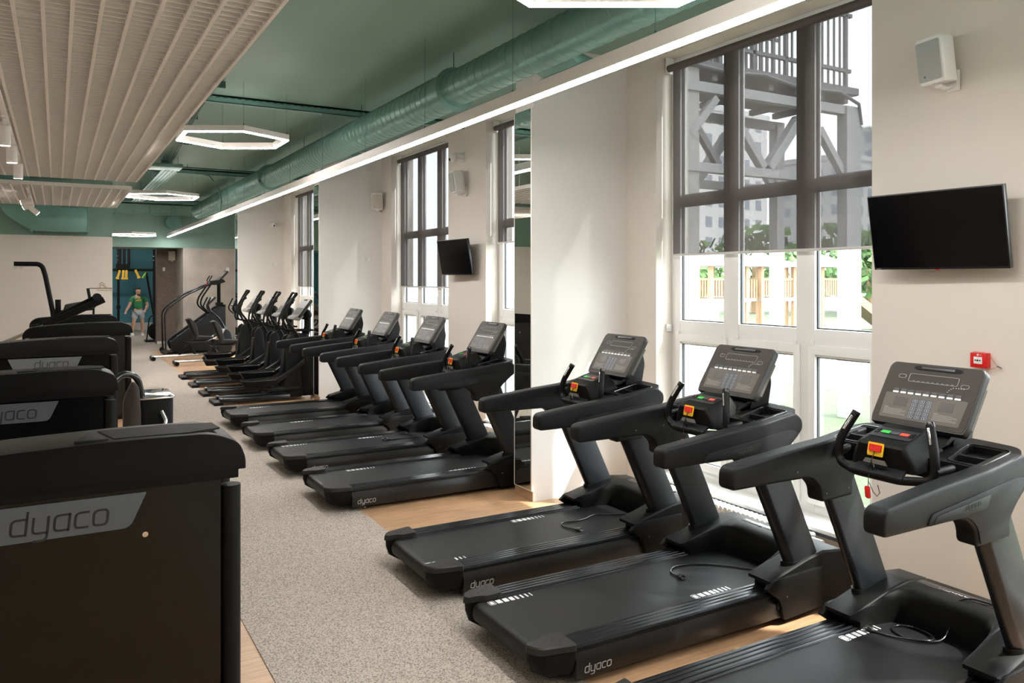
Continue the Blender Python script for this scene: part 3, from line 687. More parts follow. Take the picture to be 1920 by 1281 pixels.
    # handlebar with two sensor grips
    P = fillet([(1.55, .20, 1.405), (1.49, .262, 1.255), (1.49, .262, 1.145), (1.43, .12, 1.130), (1.43, -.12, 1.130), (1.49, -.262, 1.145), (1.49, -.262, 1.255), (1.55, -.20, 1.405)], [0, .08, .09, .03, .03, .09, .08, 0], 6, closed=False)
    hb = MB().tube(P, .0215, 12).build('handlebar', 'black_plastic', t, smooth=60)
    for s in (1, -1):
        a = Vector((1.55, s*.20, 1.405)); c = Vector((1.49, s*.262, 1.255)); d = (c-a)
        MB().cyl(a-d*.02, a+d*.12, .0225, 12).build('grip_end', 'black_gloss', hb, .002)
        b = MB(); off = Vector((-.012, 0, 0)); b.cyl(a+d*.13+off*.9, a+d*.62+off*.9, .0125, 10); b.build('pulse_sensor', 'chrome', hb, .003)
        b = MB(); b.cyl((1.48, s*.268, 1.19), (1.62, s*.285, 1.20), .022, 10); b.build('handlebar_mount', 'black_plastic', t)
    b = MB(); b.loft([[(1.405, y, 1.132) for y in (-.15, -.1, .1, .15)]+[(1.50, y, 1.165) for y in (.12, .08, -.08, -.12)], [(1.405, y, 1.147) for y in (-.15, -.1, .1, .15)]+[(1.50, y, 1.185) for y in (.12, .08, -.08, -.12)]])
    b.build('phone_ledge', 'grey_plastic', t, .003)
    # --- console
    W = .26; Lh = .185; O = Vector((1.835, 0, 1.492)); up = Vector((.20, 0, .31)).normalized(); nn = Vector((-.31, 0, .20)).normalized()
    C = frame(O, (0, -1, 0), up, nn)
    shp = fillet([(-W*.96, -Lh), (W*.96, -Lh), (W, -Lh*.8), (W, Lh*.86), (W*.93, Lh), (-W*.93, Lh), (-W, Lh*.86), (-W, -Lh*.8)], [.01, .01, .02, .03, .03, .03, .03, .02], 4)
    b = MB(C); b.loft([[(x*.93, y*.92, -.052) for x, y in shp], [(x, y, -.038) for x, y in shp], [(x, y, -.006) for x, y in shp], [(x*.985, y*.98, 0) for x, y in shp]]); con = b.build('console', 'console_edge', t, smooth=45)
    face = [(x*.965, y*.955+.002) for x, y in shp]
    MB(C).prism(face, 0, .002, 'z').build('console_face', 'console_grey', con)
    b = MB(C); b.prism(fillet([(-.10, .143), (.13, .143), (.15, .155), (.13, .168), (-.10, .168), (-.12, .155)], .008), .002, .004, 'z'); b.build('fan_vent', 'black_matte', con)
    b = MB(C); b.prism(rrect(-.075, .105, .147, .164, .004), .004, .007, 'z'); b.build('fan_grille', 'mark_dark', con, .001)
    MB(C).prism(fillet([(-.215, -.150), (.215, -.150), (.222, -.005), (-.222, -.005)], .008), .002, .0026, 'z').build('lower_panel', 'console_panel', con)
    b = MB(C)
    for k in range(3): b.prism(rrect(-.062+k*.039, -.062+k*.039+.035, -.142, -.026, .003), .0026, .0034, 'z')
    islands(b, 'keypad_strip', 'key_blue', con)
    b = MB(C)
    for k in range(3):
        for q in range(5):
            x0, y0 = -.056+k*.039, -.137+q*.0225; b.ribbon([(x0, y0), (x0+.023, y0), (x0+.023, y0+.015), (x0, y0+.015)], .0016, .0042, True)
            b.box(x0+.008, x0+.015, y0+.005, y0+.010, .0034, .0042)
    b.build('keypad_marks', 'mark_soft', con)
    for x0 in (-.160, .088): MB(C).prism(rrect(x0, x0+.075, -.078, -.026, .004), .0026, .0034, 'z').build('display_window', 'console_window', con)
    for k in range(9):
        x0 = -.185+k*.042; kk = MB(C); kk.prism(rrect(x0, x0+.031, .004, .024, .004), .002, .0036, 'z'); ik = kk.build('icon_key', 'mark_dark', con)
        MB(C).prism(rrect(x0, x0+.031, -.0035, .006, .003), .002, .0042, 'z').build('icon_key_edge', 'mark_white', con)
    b = MB(C)
    for x0 in (-.20, .072):
        b.box(x0, x0+.022, -.092, -.090, .0026, .003)
        for q in range(6): b.box(x0, x0+(.125 if q % 3 else .10), -.098-q*.0062, -.0968-q*.0062, .0026, .003)
    b.build('text_lines', 'mark_grey', con)
    b = MB(C)
    b.ribbon(rrect(-.125, .14, .072, .118, .008), .0016, .003, True); b.ribbon(rrect(-.185, -.145, .088, .108, .008), .0016, .003, True); b.ribbon(rrect(.16, .20, .064, .084, .008), .0016, .003, True)
    for k in range(9): b.box(-.10+k*.026, -.088+k*.026, .117, .1185, .002, .0032); b.box(-.10+k*.026, -.088+k*.026, .076, .0775, .002, .0032)
    b.build('display_outline', 'mark_soft', con)
    b = MB(C)
    for x0, y0 in ((.10, .034), (.105, .044), (.113, .052), (.122, .059), (.137, .060), (.150, .0605), (.163, .060), (.176, .060)): b.box(x0, x0+.005, y0, y0+.002, .002, .003)
    b.build('indicator_dots', 'mark_white', con)
    # back housing and neck
    b = MB(C); b.loft([[(x*.62, y*.70-.02, -.10) for x, y in shp], [(x*.90, y*.88, -.05) for x, y in shp]]); b.build('console_back', 'grey_plastic', con, smooth=45)
    b = MB(C)
    for s in (1, -1): b.prism([(s*(W+.001), -Lh*.75), (s*(W-.004), -Lh*.75), (s*(W-.004), Lh*.5), (s*(W+.001), Lh*.5)], -.050, -.030, 'z')
    islands(b, 'side_strip', 'console_panel', con)
    b = MB(); b.prism(fillet([(1.80, 1.25), (1.97, 1.25), (2.005, 1.42), (1.97, 1.56), (1.86, 1.42)], .03), -.16, .16); b.build('console_neck', 'grey_plastic', t, .012)
    b = MB(); b.prism([(1.69, 1.262), (1.76, 1.275), (1.86, 1.33), (1.80, 1.335), (1.75, 1.30)], -.17, .17); b.build('console_foot', 'black_plastic', t, .006)
    # side logo
    for s in (1, -1):
        ex = (1, 0, 0) if s < 0 else (-1, 0, 0)
        x = MB(frame((.285 if s < 0 else .47, s*.4700, .070), ex, (0, -s*.0, 1), (0, s, 0))); lettering(x, .030, .17, .0012); x.build('side_logo', 'mark_grey', t)
    # levelling feet
    for x_ in (.38, 1.95):
        for s in (1, -1):
            b = MB(); b.lathe([(.024, 0), (.024, .012), (.009, .018), (.009, .06)], (x_, s*.36, 0), 'z', 12); b.build('levelling_foot', 'silver' if x_ < 1 else 'black_gloss', t)
    return t, belt
def belt_marks(tm, sets):
    """rows of white bars printed on the belt: (side, first x)"""
    for s, x0 in sets:
        b = MB(); x = x0; y = s*.262
        dirn = 1
        b.ribbon([(x+p, y+q) for p, q in rrect(0, .038, -.026, .026, .008)], .003, .0006, True); b.prism([(x+p, y+q) for p, q in rrect(.008, .030, -.018, .018, .005)], 0, .0006, 'z'); x += .05
        for L in (.034, .030, .026, .016, .012, .010, .008):
            b.prism([(x+p, y+q) for p, q in rrect(0, L, -.024, .024, .004)], 0, .0006, 'z'); x += L+.013+(.008 if L < .02 else 0)
        o = b.build('belt_marking', 'mark_white', tm); o.location = (0, 0, .1993)
tm0, belt0 = make_treadmill()
TM = [  # centre y, label, marks, cord
    (2.47, 'black treadmill nearest the camera, cut by the bottom edge of the picture', [(1, 1.52), (-1, .4)], 'coil'),
    (3.80, 'black treadmill directly in front of the large nearest window, second from the camera', [(-1, 1.22), (1, .12)], 'plug'),
    (5.09, 'black treadmill beside the white pier, third from the camera', [(1, 1.02), (-1, .06)], 'hook'),
    (7.33, 'black treadmill just past the nearest mirror, first of the far group', [(1, .42), (-1, 1.3)], None),
    (8.80, 'second treadmill of the far group, with a coiled plug on its belt', [(1, .14), (1, 1.05)], 'coil2'),
    (10.27, 'third treadmill of the far group, under the far television', [(1, .62), (-1, 1.4)], None),
    (11.76, 'last treadmill of the far group, next to the elliptical trainers', [(1, .4), (-1, 1.45)], None)]
def cord(tm, kind):
    if kind == 'coil': P = [(2.20, -.18, .385), (2.14, -.05, .40), (2.09, .0, .375), (2.02, -.015, .25), (1.93, -.03, .212), (1.86, -.0, .207), (1.80, .10, .206), (1.83, .20, .206), (1.91, .22, .206), (1.96, .15, .21), (1.95, .05, .21), (1.90, -.01, .212), (1.83, .02, .215), (1.76, .14, .206), (1.735, .22, .206)]
    elif kind == 'plug': P = [(2.16, -.30, .40), (2.08, -.27, .39), (2.0, -.24, .22), (1.88, -.16, .206), (1.74, .03, .206), (1.60, .14, .206), (1.44, .17, .206), (1.36, .10, .206), (1.36, .03, .206)]
    elif kind == 'hook': P = [(2.22, -.28, .395), (2.16, -.20, .39), (2.13, -.16, .40), (2.08, -.13, .385), (1.98, -.10, .21), (1.80, .0, .206), (1.66, .08, .206), (1.56, .02, .206), (1.44, .0, .206), (1.33, .03, .206), (1.29, -.03, .206), (1.30, -.10, .206), (1.33, -.16, .206)]
    else: P = [(2.16, -.10, .39), (2.04, -.08, .25), (1.92, -.05, .208), (1.70, -.04, .206), (1.50, -.02, .206), (1.36, -.03, .206), (1.27, -.02, .206), (1.25, .06, .206), (1.33, .10, .206), (1.38, .05, .206), (1.33, .02, .208)]
    c = MB().tube(fillet(P, .07, 4, closed=False), .0052, 8).build('power_cord', 'black_gloss', tm, smooth=60)
    a = Vector(P[-1]); d = (Vector(P[-1])-Vector(P[-2])).normalized()
    p = MB().tube([a-d*.005, a+d*.012, a+d*.020, a+d*.048], [.008, .010, .019, .021], 12).build('plug', 'black_gloss', c, smooth=50)
    side = d.cross(Vector((0, 0, 1))).normalized()*.009
    for s in (1, -1): MB().cyl(a+d*.048+side*s, a+d*.066+side*s, .0026, 6).build('plug_pin', 'silver', c)
for i, (y, lab, marks, cd_) in enumerate(TM):
    t = copy_tree(tm0)
    t.location = (2.07, y, .004); t['label'] = lab; t['group'] = 'treadmills facing the windows'
    belt_marks(t, marks)
    if cd_: cord(t, cd_)
def drop(o):
    for c in list(o.children): drop(c)
    bpy.data.objects.remove(o, do_unlink=True)
drop(tm0)
# ================================================================= things on the walls
def tv(loc, lab, yaw, pitch, group=None, w=.875, h=.502):
    t = thing('wall_television', lab, 'television', loc, 0, group)
    # local frame: screen faces -x
    R = Matrix.Rotation(yaw, 4, 'Z') @ Matrix.Rotation(pitch, 4, 'Y')
    b = MB(R); b.box(-.018, .018, -w/2, w/2, -h/2, h/2); b.build('screen_housing', 'screen_frame', t, .004)
    b = MB(R); b.box(.015, .05, -w*.3, w*.3, -h*.4, h*.25); b.build('rear_housing', 'screen_frame', t, .008)
    b = MB(R); b.box(-.0195, -.0185, -w/2+.008, w/2-.008, -h/2+.016, h/2-.008); b.build('screen', 'screen_black', t)
    b = MB(R); b.box(-.02, -.019, w/2-.05, w/2-.018, -h/2+.005, -h/2+.009); b.build('brand_mark', 'mark_grey', t)
    b = MB(R); b.box(-.02, -.015, -.014, .014, -h/2-.006, -h/2); b.build('standby_light', 'red_plastic', t)
    b = MB(); b.box(XW-loc[0]-.02, XW-loc[0], -.12, .12, -.14, .14); b.tube([(.04, 0, 0), (.10, .05, 0), (XW-loc[0]-.01, 0, 0)], .018, 8); b.build('wall_bracket', 'black_plastic', t)
    return t
tv((4.84, 3.0, 2.415), 'large black wall television on the nearest pier above the red alarm box', math.radians(2), math.radians(-10))
tv((4.84, 9.98, 2.41), 'smaller-looking far black wall television on the pier between two windows', math.radians(3), math.radians(-10))
def speaker(loc, lab, rz, m1='white_plastic', m2='speaker_grille', s=1., tilt=-8):
    t = thing('wall_speaker', lab, 'speaker', loc, rz)
    R = Matrix.Rotation(math.radians(tilt), 4, 'Y')
    P = lambda k, z: [(x*s, y*s*k, z*s) for x, y in fillet([(-.085, -.10), (-.085, .10), (.03, .088), (.085, .04), (.085, -.04), (.03, -.088)], .02, 4)]
    b = MB(R); b.loft([P(.9, -.145), P(1, -.13), P(1, .13), P(.9, .145)]); b.build('speaker_box', m1, t, smooth=40)
    b = MB(R); b.prism([(y*s, z*s) for y, z in rrect(-.09, .09, -.125, .125, .015)], -.092*s, -.084*s, 'x'); b.build('speaker_grille', m2, t, .002)
    b = MB(R); b.lathe([(.006, 0), (.006, .002)], (-.094*s, .04*s, -.095*s), 'x', 10); b.build('badge', 'mark_dark', t)
    b = MB(); b.tube([(-.01, 0, -.165*s), (.05, 0, -.175*s), (.11*s, 0, -.15*s)], [.03, .022, .016], 10, flat=.5); b.box(.10*s, .125*s, -.04, .04, -.19*s, -.06*s); b.build('speaker_bracket', m1, t)
    return t
speaker((4.885, 3.00, 3.50), 'white wall speaker above the large nearest television', math.radians(-12), s=1.0)
speaker((4.885, 9.98, 3.47), 'white wall speaker below the camera on the far television pier', math.radians(-8), s=1.05)
speaker((4.90, 13.215, 3.475), 'white wall speaker in the corner beside the second column', math.radians(62), m2='beige_plastic', s=1.0)
speaker((3.26, 27.78, 2.88), 'pale speaker high on the brown stone return beside the doorway', math.radians(82), 'beige_plastic', 'beige_plastic', 1.05, -10)
def cctv(loc, lab, rz):
    t = thing('security_camera', lab, 'camera', loc, rz)
    b = MB(); b.box(.07, .085, -.05, .05, -.07, .07); b.tube([(.08, 0, .02), (0, 0, .03), (-.06, 0, .02)], [.035, .03, .03], 10); b.build('camera_bracket', 'white_plastic', t, .004)
    b = MB(); b.sphere((-.075, 0, -.03), .058, 16); b.lathe([(.06, -.02), (.06, .03)], (-.075, 0, -.01), 'z', 16); b.build('camera_dome', 'white_plastic', t)
    b = MB(); b.sphere((-.115, .0, -.045), .024, 12); b.build('camera_lens', 'screen_black', t)
cctv((4.93, 10.08, 3.84), 'white dome camera above the speaker on the far television pier', 0)
cctv((4.72, 20.20, 3.49), 'small white dome camera on the third column face', math.radians(90))
def plate(loc, lab, rz, nm='light_switch', cat='switch', w=.075, h=.085, m='white_plastic', grp=None):
    t = thing(nm, lab, cat, loc, rz, grp)
    b = MB(); b.box(-.014, 0, -w/2, w/2, -h/2, h/2); b.build('switch_plate', m, t, .003)
    b = MB(); b.box(-.020, -.014, -w/2+.012, w/2-.012, -h/2+.014, h/2-.014); b.build('rocker', m, t, .002)
    return t
plate((4.675, 13.316, 2.455), 'left of two small white boxes on the second column face', math.radians(90), 'wall_socket', 'socket')
plate((4.785, 13.316, 2.455), 'right of two small white boxes on the second column face', math.radians(90), 'wall_socket', 'socket')
plate((4.70, 20.291, 2.465), 'left of two small white boxes on the third column face', math.radians(90), 'wall_socket', 'socket')
plate((4.81, 20.291, 2.465), 'right of two small white boxes on the third column face', math.radians(90), 'wall_socket', 'socket')
plate((3.03, 27.90, 2.43), 'white switch on the brown stone return', math.radians(90), h=.12)
plate((4.73, 26.30, 2.42), 'white switch on the pale stone wall above the stair climber', math.radians(90), h=.12, w=.10)
plate((5.16, 5.895, 1.63), 'small white contact sensor on the nearest window jamb', math.radians(90), 'window_sensor', 'sensor', .06, .07)
# red manual call point with its seal cord
t = thing('fire_call_point', 'red fire alarm call point on the wall below the large television', 'fire alarm', (4.99, 2.80, 1.597))
b = MB(); b.box(-.030, .022, -.050, .050, -.046, .046); b.build('alarm_box', 'red_plastic', t, .004)
b = MB(); b.box(-.034, -.030, -.026, .026, -.022, .022); b.build('alarm_window', 'white_plastic', t, .002)
b = MB()
for y in (-.014, 0, .014): b.lathe([(.0045 if y else .006, 0), (.0045 if y else .006, .002)], (-.0365, y, 0), 'x', 10)
b.build('alarm_symbol', 'black_gloss', t)
b = MB(); b.lathe([(.006, 0), (.006, .002)], (-.0335, .0, .034), 'x', 10); b.box(-.0325, -.0315, -.022, -.010, .032, .035); b.build('alarm_mark', 'mark_white', t)
b = MB(); b.tube([(0, .05, .03), (-.02, .035, .052), (-.02, -.03, .052), (0, -.055, .03), (.01, -.085, -.02), (.005, -.10, -.035), (0, -.06, -.052), (0, -.03, -.05)], .0015, 5); b.build('seal_cord', 'red_soft', t)
b = MB(); b.tube([(.005, -.098, -.03), (0, -.125, -.04)], [.005, .003], 6); b.tube([(0, .055, .028), (0, .062, .02)], [.002, .003], 6); b.build('cord_end', 'black_gloss', t)
# picture painted on the cross wall
t = thing('wall_decal', 'small gold and dark line drawing with lettering on the left cross wall', 'decal', (.90, 20.298, 1.90))
MB().box(-.25, .21, -.002, .0, -.008, .006).build('decal_line', 'mark_dark', t)
b = MB(); b.tube([(-.02, -.002, .0), (-.05, -.002, .03), (-.02, -.002, .06), (-.04, -.002, .10), (.0, -.002, .13), (.03, -.002, .12)], .008, 6); b.tube([(0, -.002, .08), (.05, -.002, .06), (.09, -.002, .01)], .007, 6); b.box(.02, .07, -.003, 0, .085, .10); b.build('decal_figure', 'gold_mark', t)
b = MB()
for k in range(11): b.box(-.10+k*.028, -.10+k*.028+.018, -.002, 0, -.058, -.038)
b.build('decal_lettering', 'gold_mark', t)
# ================================================================= outside
struct(MB().box(5.42, 60, -40, 100, -.55, -.30).build('lawn', 'lawn_green'))
struct(MB().box(14.5, 30, -40, 90, -.30, -.285).build('pavement', 'paving'))
# steel stair tower / balcony outside the nearest window
t = thing('steel_balcony', 'grey steel truss balcony with a barred railing outside the nearest window', 'balcony', (8.4, 9.0, -.3))
def bar(nm, p, q, w_, m, h_=None):
    p, q = Vector(p), Vector(q); d = (q-p); L = d.length; mb = MB(Matrix.Translation(p) @ d.to_track_quat('Z', 'Y').to_matrix().to_4x4()); h_ = h_ or w_
    mb.box(-w_/2, w_/2, -h_/2, h_/2, 0, L); return mb.build(nm, m, t)
for yy in (0, 1.6):
    bar('top_beam', (-.3, yy, 5.33), (3.62, yy, 5.33), .15, 'steel_grey'); bar('bottom_beam', (-.3, yy, 4.11), (3.3, yy, 4.11), .14, 'steel_grey')
    bar('post', (3.60, yy, 0), (3.60, yy, 5.4), .38 if yy == 0 else .2, 'steel_grey', .2)
    bar('brace', (2.30, yy, 5.07), (1.57, yy, 4.2), .15, 'steel_grey'); bar('brace', (.9, yy, 4.85), (1.47, yy, 4.2), .12, 'steel_grey')
    bar('brace', (2.8, yy, 4.95), (3.45, yy, 4.2), .12, 'steel_grey'); bar('brace', (.42, yy, 5.2), (-.1, yy, 4.6), .12, 'steel_grey'); bar('brace', (0.05, yy, 4.7), (.5, yy, 4.15), .10, 'steel_dark')
    bar('rail_top', (-.3, yy, 7.0), (3.65, yy, 7.0), .06, 'steel_dark'); bar('rail_bottom', (-.3, yy, 6.03), (3.62, yy, 6.03), .06, 'steel_dark')
    for k in range(26): bar('baluster', (-.25+k*.15, yy, 5.72), (-.25+k*.15, yy, 7.0), .028 if k % 5 else .06, 'steel_dark')
for k in range(7): bar('cross_beam', (-.2+k*.62, 0, 5.52), (-.2+k*.62, 1.6, 5.52), .10, 'steel_dark')
b = MB(); b.box(-.3, 3.78, -.06, 1.7, 5.62, 5.74); b.build('deck', 'steel_dark', t)
b = MB(); b.tube([(-.3, -.08, 5.66), (.6, -.1, 5.60), (1.4, -.1, 5.66), (2.2, -.1, 5.56), (3.2, -.12, 5.6), (3.7, -.12, 5.45), (3.8, -.1, 5.1)], .03, 6); b.build('cable', 'steel_dark', t)
b = MB(); b.tube([(3.8, -.1, 5.05), (4.0, -.1, 5.1), (4.2, -.15, 4.95)], [.03, .03, .05], 8); b.build('floodlight', 'white_plastic', t)
# rendered wall edge beside the window
struct(MB().box(8.15, 8.45, 8.95, 12.5, -.3, 8).build('wall_outside', 'rock_render'))
# playground towers of timber
def play(x, y, lab, roof=True, rot=0):
    t = thing('play_tower', lab, 'playground tower', (x, y, -.3), rot, 'wooden playground towers')
    s = 1.0
    b = MB()
    for i in (-1, 1):
        for j in (-1, 1): b.box(i*s-.08, i*s+.08, j*s-.08, j*s+.08, 0, 3.05)
    islands(b, 'post', 'timber', t)
    MB().box(-s-.1, s+.1, -s-.1, s+.1, 1.45, 1.62).build('platform', 'timber_pale', t)
    b = MB()
    for i in (-1, 1):
        for k in range(13):
            a = -s+.1+k*.15; b.box(i*s-.02, i*s+.02, a, a+.09, 1.66, 2.40); b.box(a, a+.09, i*s-.02, i*s+.02, 1.66, 2.40)
    b.build('slat_railing', 'timber', t)
    b = MB()
    for i in (-1, 1): b.box(i*s-.04, i*s+.04, -s, s, 2.36, 2.46); b.box(-s, s, i*s-.04, i*s+.04, 2.36, 2.46)
    b.build('top_rail', 'timber', t)
    if roof:
        b = MB(); n = 5
        for k in range(n):
            r0 = 1.35*(1-k/n); r1 = 1.35*(1-(k+1)/n)+.06; z0 = 2.95+k*.125; b.loft([[(r0*c, r0*d, z0) for c, d in ((-1, -1), (1, -1), (1, 1), (-1, 1))], [(r1*c, r1*d, z0+.13) for c, d in ((-1, -1), (1, -1), (1, 1), (-1, 1))]])
        b.build('roof', 'steel_grey', t)
    return t
play(23.9, 24.6, 'wooden play tower with a grey roof behind the left pane', True)
play(27.0, 24.8, 'wooden play tower with a grey roof behind the middle pane', True)
play(30.6, 24.6, 'wooden play tower with a grey roof behind the right pane', True)
t = thing('play_bridge', 'slatted wooden bridge joining the play towers', 'playground bridge', (25.45, 24.4, -.3), 0)
MB().box(-.43, .43, -.5, .5, 1.47, 1.60).build('bridge_deck', 'timber_pale', t)
b = MB()
for k in range(6): b.box(-.42+k*.15, -.34+k*.15, -.52, -.48, 1.6, 2.4); b.box(-.42+k*.15, -.34+k*.15, .48, .52, 1.6, 2.4)
b.build('slat_railing', 'timber', t)
t = thing('play_slide', 'wooden slide running down from the right play tower', 'slide', (32.85, 24.0, -.3), 0)
MB().prism([(-1.1, 1.5), (1.5, .1), (1.5, .25), (-1.1, 1.65)], -.35, .35).build('slide_chute', 'timber_pale', t)
b = MB()
for s_ in (-1, 1): b.prism([(-1.1, 1.5), (1.5, .1), (1.5, .55), (-1.1, 1.95)], s_*.38-.03, s_*.38+.03)
islands(b, 'slide_side', 'timber', t)
b = MB(); b.box(-.9, -.75, -.3, .3, 0, 1.5); b.build('slide_post', 'timber', t)
t = thing('play_slide', 'wooden climbing ramp leaning against the left play tower', 'ramp', (21.3, 22.2, -.3), math.radians(-140)); MB().prism([(-1.1, 1.5), (1.6, 0), (1.6, .15), (-1.1, 1.65)], -.45, .45).build('ramp_board', 'timber', t); 
b = MB(); b.box(-1.0, -.85, -.3, .3, 0, 1.45); b.build('ramp_post', 'timber', t)
# trees and blocks of flats far behind
def tree(x, y, r, h, lab):
    t = thing('tree', lab, 'tree', (x, y, -.3), 0, 'trees beyond the playground')
    MB().tube([(0, 0, 0), (.1, 0, h*.5), (0, .1, h)], [r*.10, r*.07, r*.04], 8).build('trunk', 'timber', t)
    b = MB(); rnd = random.Random(int(x*7+y))
    for k in range(420):
        a, c = rnd.uniform(0, 2*PI), rnd.uniform(-.9, 1); q = (1-c*c)**.5; rr = r*rnd.uniform(.55, 1.05)
        p = Vector((math.cos(a)*q*rr, math.sin(a)*q*rr, h+c*rr*.85)); s = r*rnd.uniform(.09, .17)
        u = Vector((rnd.uniform(-1, 1), rnd.uniform(-1, 1), rnd.uniform(-1, 1))).normalized(); v = u.orthogonal().normalized()
        b.bm.faces.new([b._v(p+u*s), b._v(p+v*s), b._v(p-u*s), b._v(p-v*s)])
    b.build('foliage', 'leaf_green', t, recalc=False)
for x, y, r, h, lab in ((43, 40, 3.2, 3.6, 'leafy tree left of the middle pane, far beyond the playground'), (50, 38, 3.4, 3.6, 'leafy tree in the middle pane, far beyond the playground'), (58, 35.5, 3.4, 3.4, 'leafy tree in the right pane, far beyond the playground'), (46, 33, 2.6, 3.0, 'leafy tree behind the right play tower'), (36, 40, 2.8, 3.0, 'leafy tree behind the left play tower'), (66, 34, 4, 4.2, 'leafy tree at the right edge of the window')): tree(x, y, r, h, lab)
def flats(x, y, w_, d_, h_, lab, m='far_wall'):
    t = thing('apartment_block', lab, 'building', (x, y, -.3), math.radians(8))
    MB().box(-w_/2, w_/2, -d_/2, d_/2, 0, h_).build('wall', m, t)
    MB().box(-w_/2-.3, w_/2+.3, -d_/2-.3, d_/2+.3, h_, h_+.8).build('roof', m, t)
    b = MB()
    for f in range(int(h_/3)):
        for k in range(int(w_/3)): b.box(-w_/2+1+k*3, -w_/2+2.4+k*3, -d_/2-.05, -d_/2, 1+f*3, 2.5+f*3)
        for k in range(int(d_/3)): b.box(-w_/2-.05, -w_/2, -d_/2+1+k*3, -d_/2+2.4+k*3, 1+f*3, 2.5+f*3)
    b.build('windows', 'far_window', t)
mat('far_block', (.34, .335, .33), .9); mat('far_block_warm', (.42, .37, .31), .9)
flats(84, 92, 22, 14, 27, 'pale apartment block with rows of windows seen in the left pane')
flats(116, 90, 14, 12, 22, 'grey apartment block seen in the middle pane', 'far_block')
flats(140, 94, 16, 12, 30, 'tall grey apartment block behind the middle mullion', 'far_block')
flats(142, 72, 12, 12, 18, 'lower tan apartment block seen in the right pane', 'far_block_warm')
flats(168, 76, 18, 14, 34, 'tall grey apartment block at the right edge of the window', 'far_block')
# ================================================================= elliptical trainers (x forward, 0 = rear of the track)
def console_on(t, O, upv, W, L, name='console'):
    up = Vector(upv).normalized(); nn = Vector((-up.z, 0, up.x)).normalized(); C = frame(O, (0, -1, 0), up, nn)
    shp = rrect(-W, W, -L, L, .03)
    b = MB(C); b.loft([[(x*.9, y*.9, -.06) for x, y in shp], [(x, y, -.04) for x, y in shp], [(x, y, 0) for x, y in shp]]); con = b.build(name, 'console_edge', t, smooth=45)
    MB(C).prism([(x*.95, y*.94) for x, y in shp], 0, .002, 'z').build('console_face', 'console_far', con)
    MB(C).prism(rrect(-W*.4, W*.4, L*.78, L*.9, .006), .002, .006, 'z').build('fan_vent', 'black_matte', con)
    MB(C).prism(rrect(-W*.8, W*.8, -L*.8, -L*.05, .01), .002, .003, 'z').build('lower_panel', 'console_panel', con)
    return con
mat('console_far', (.22, .21, .20), .45)
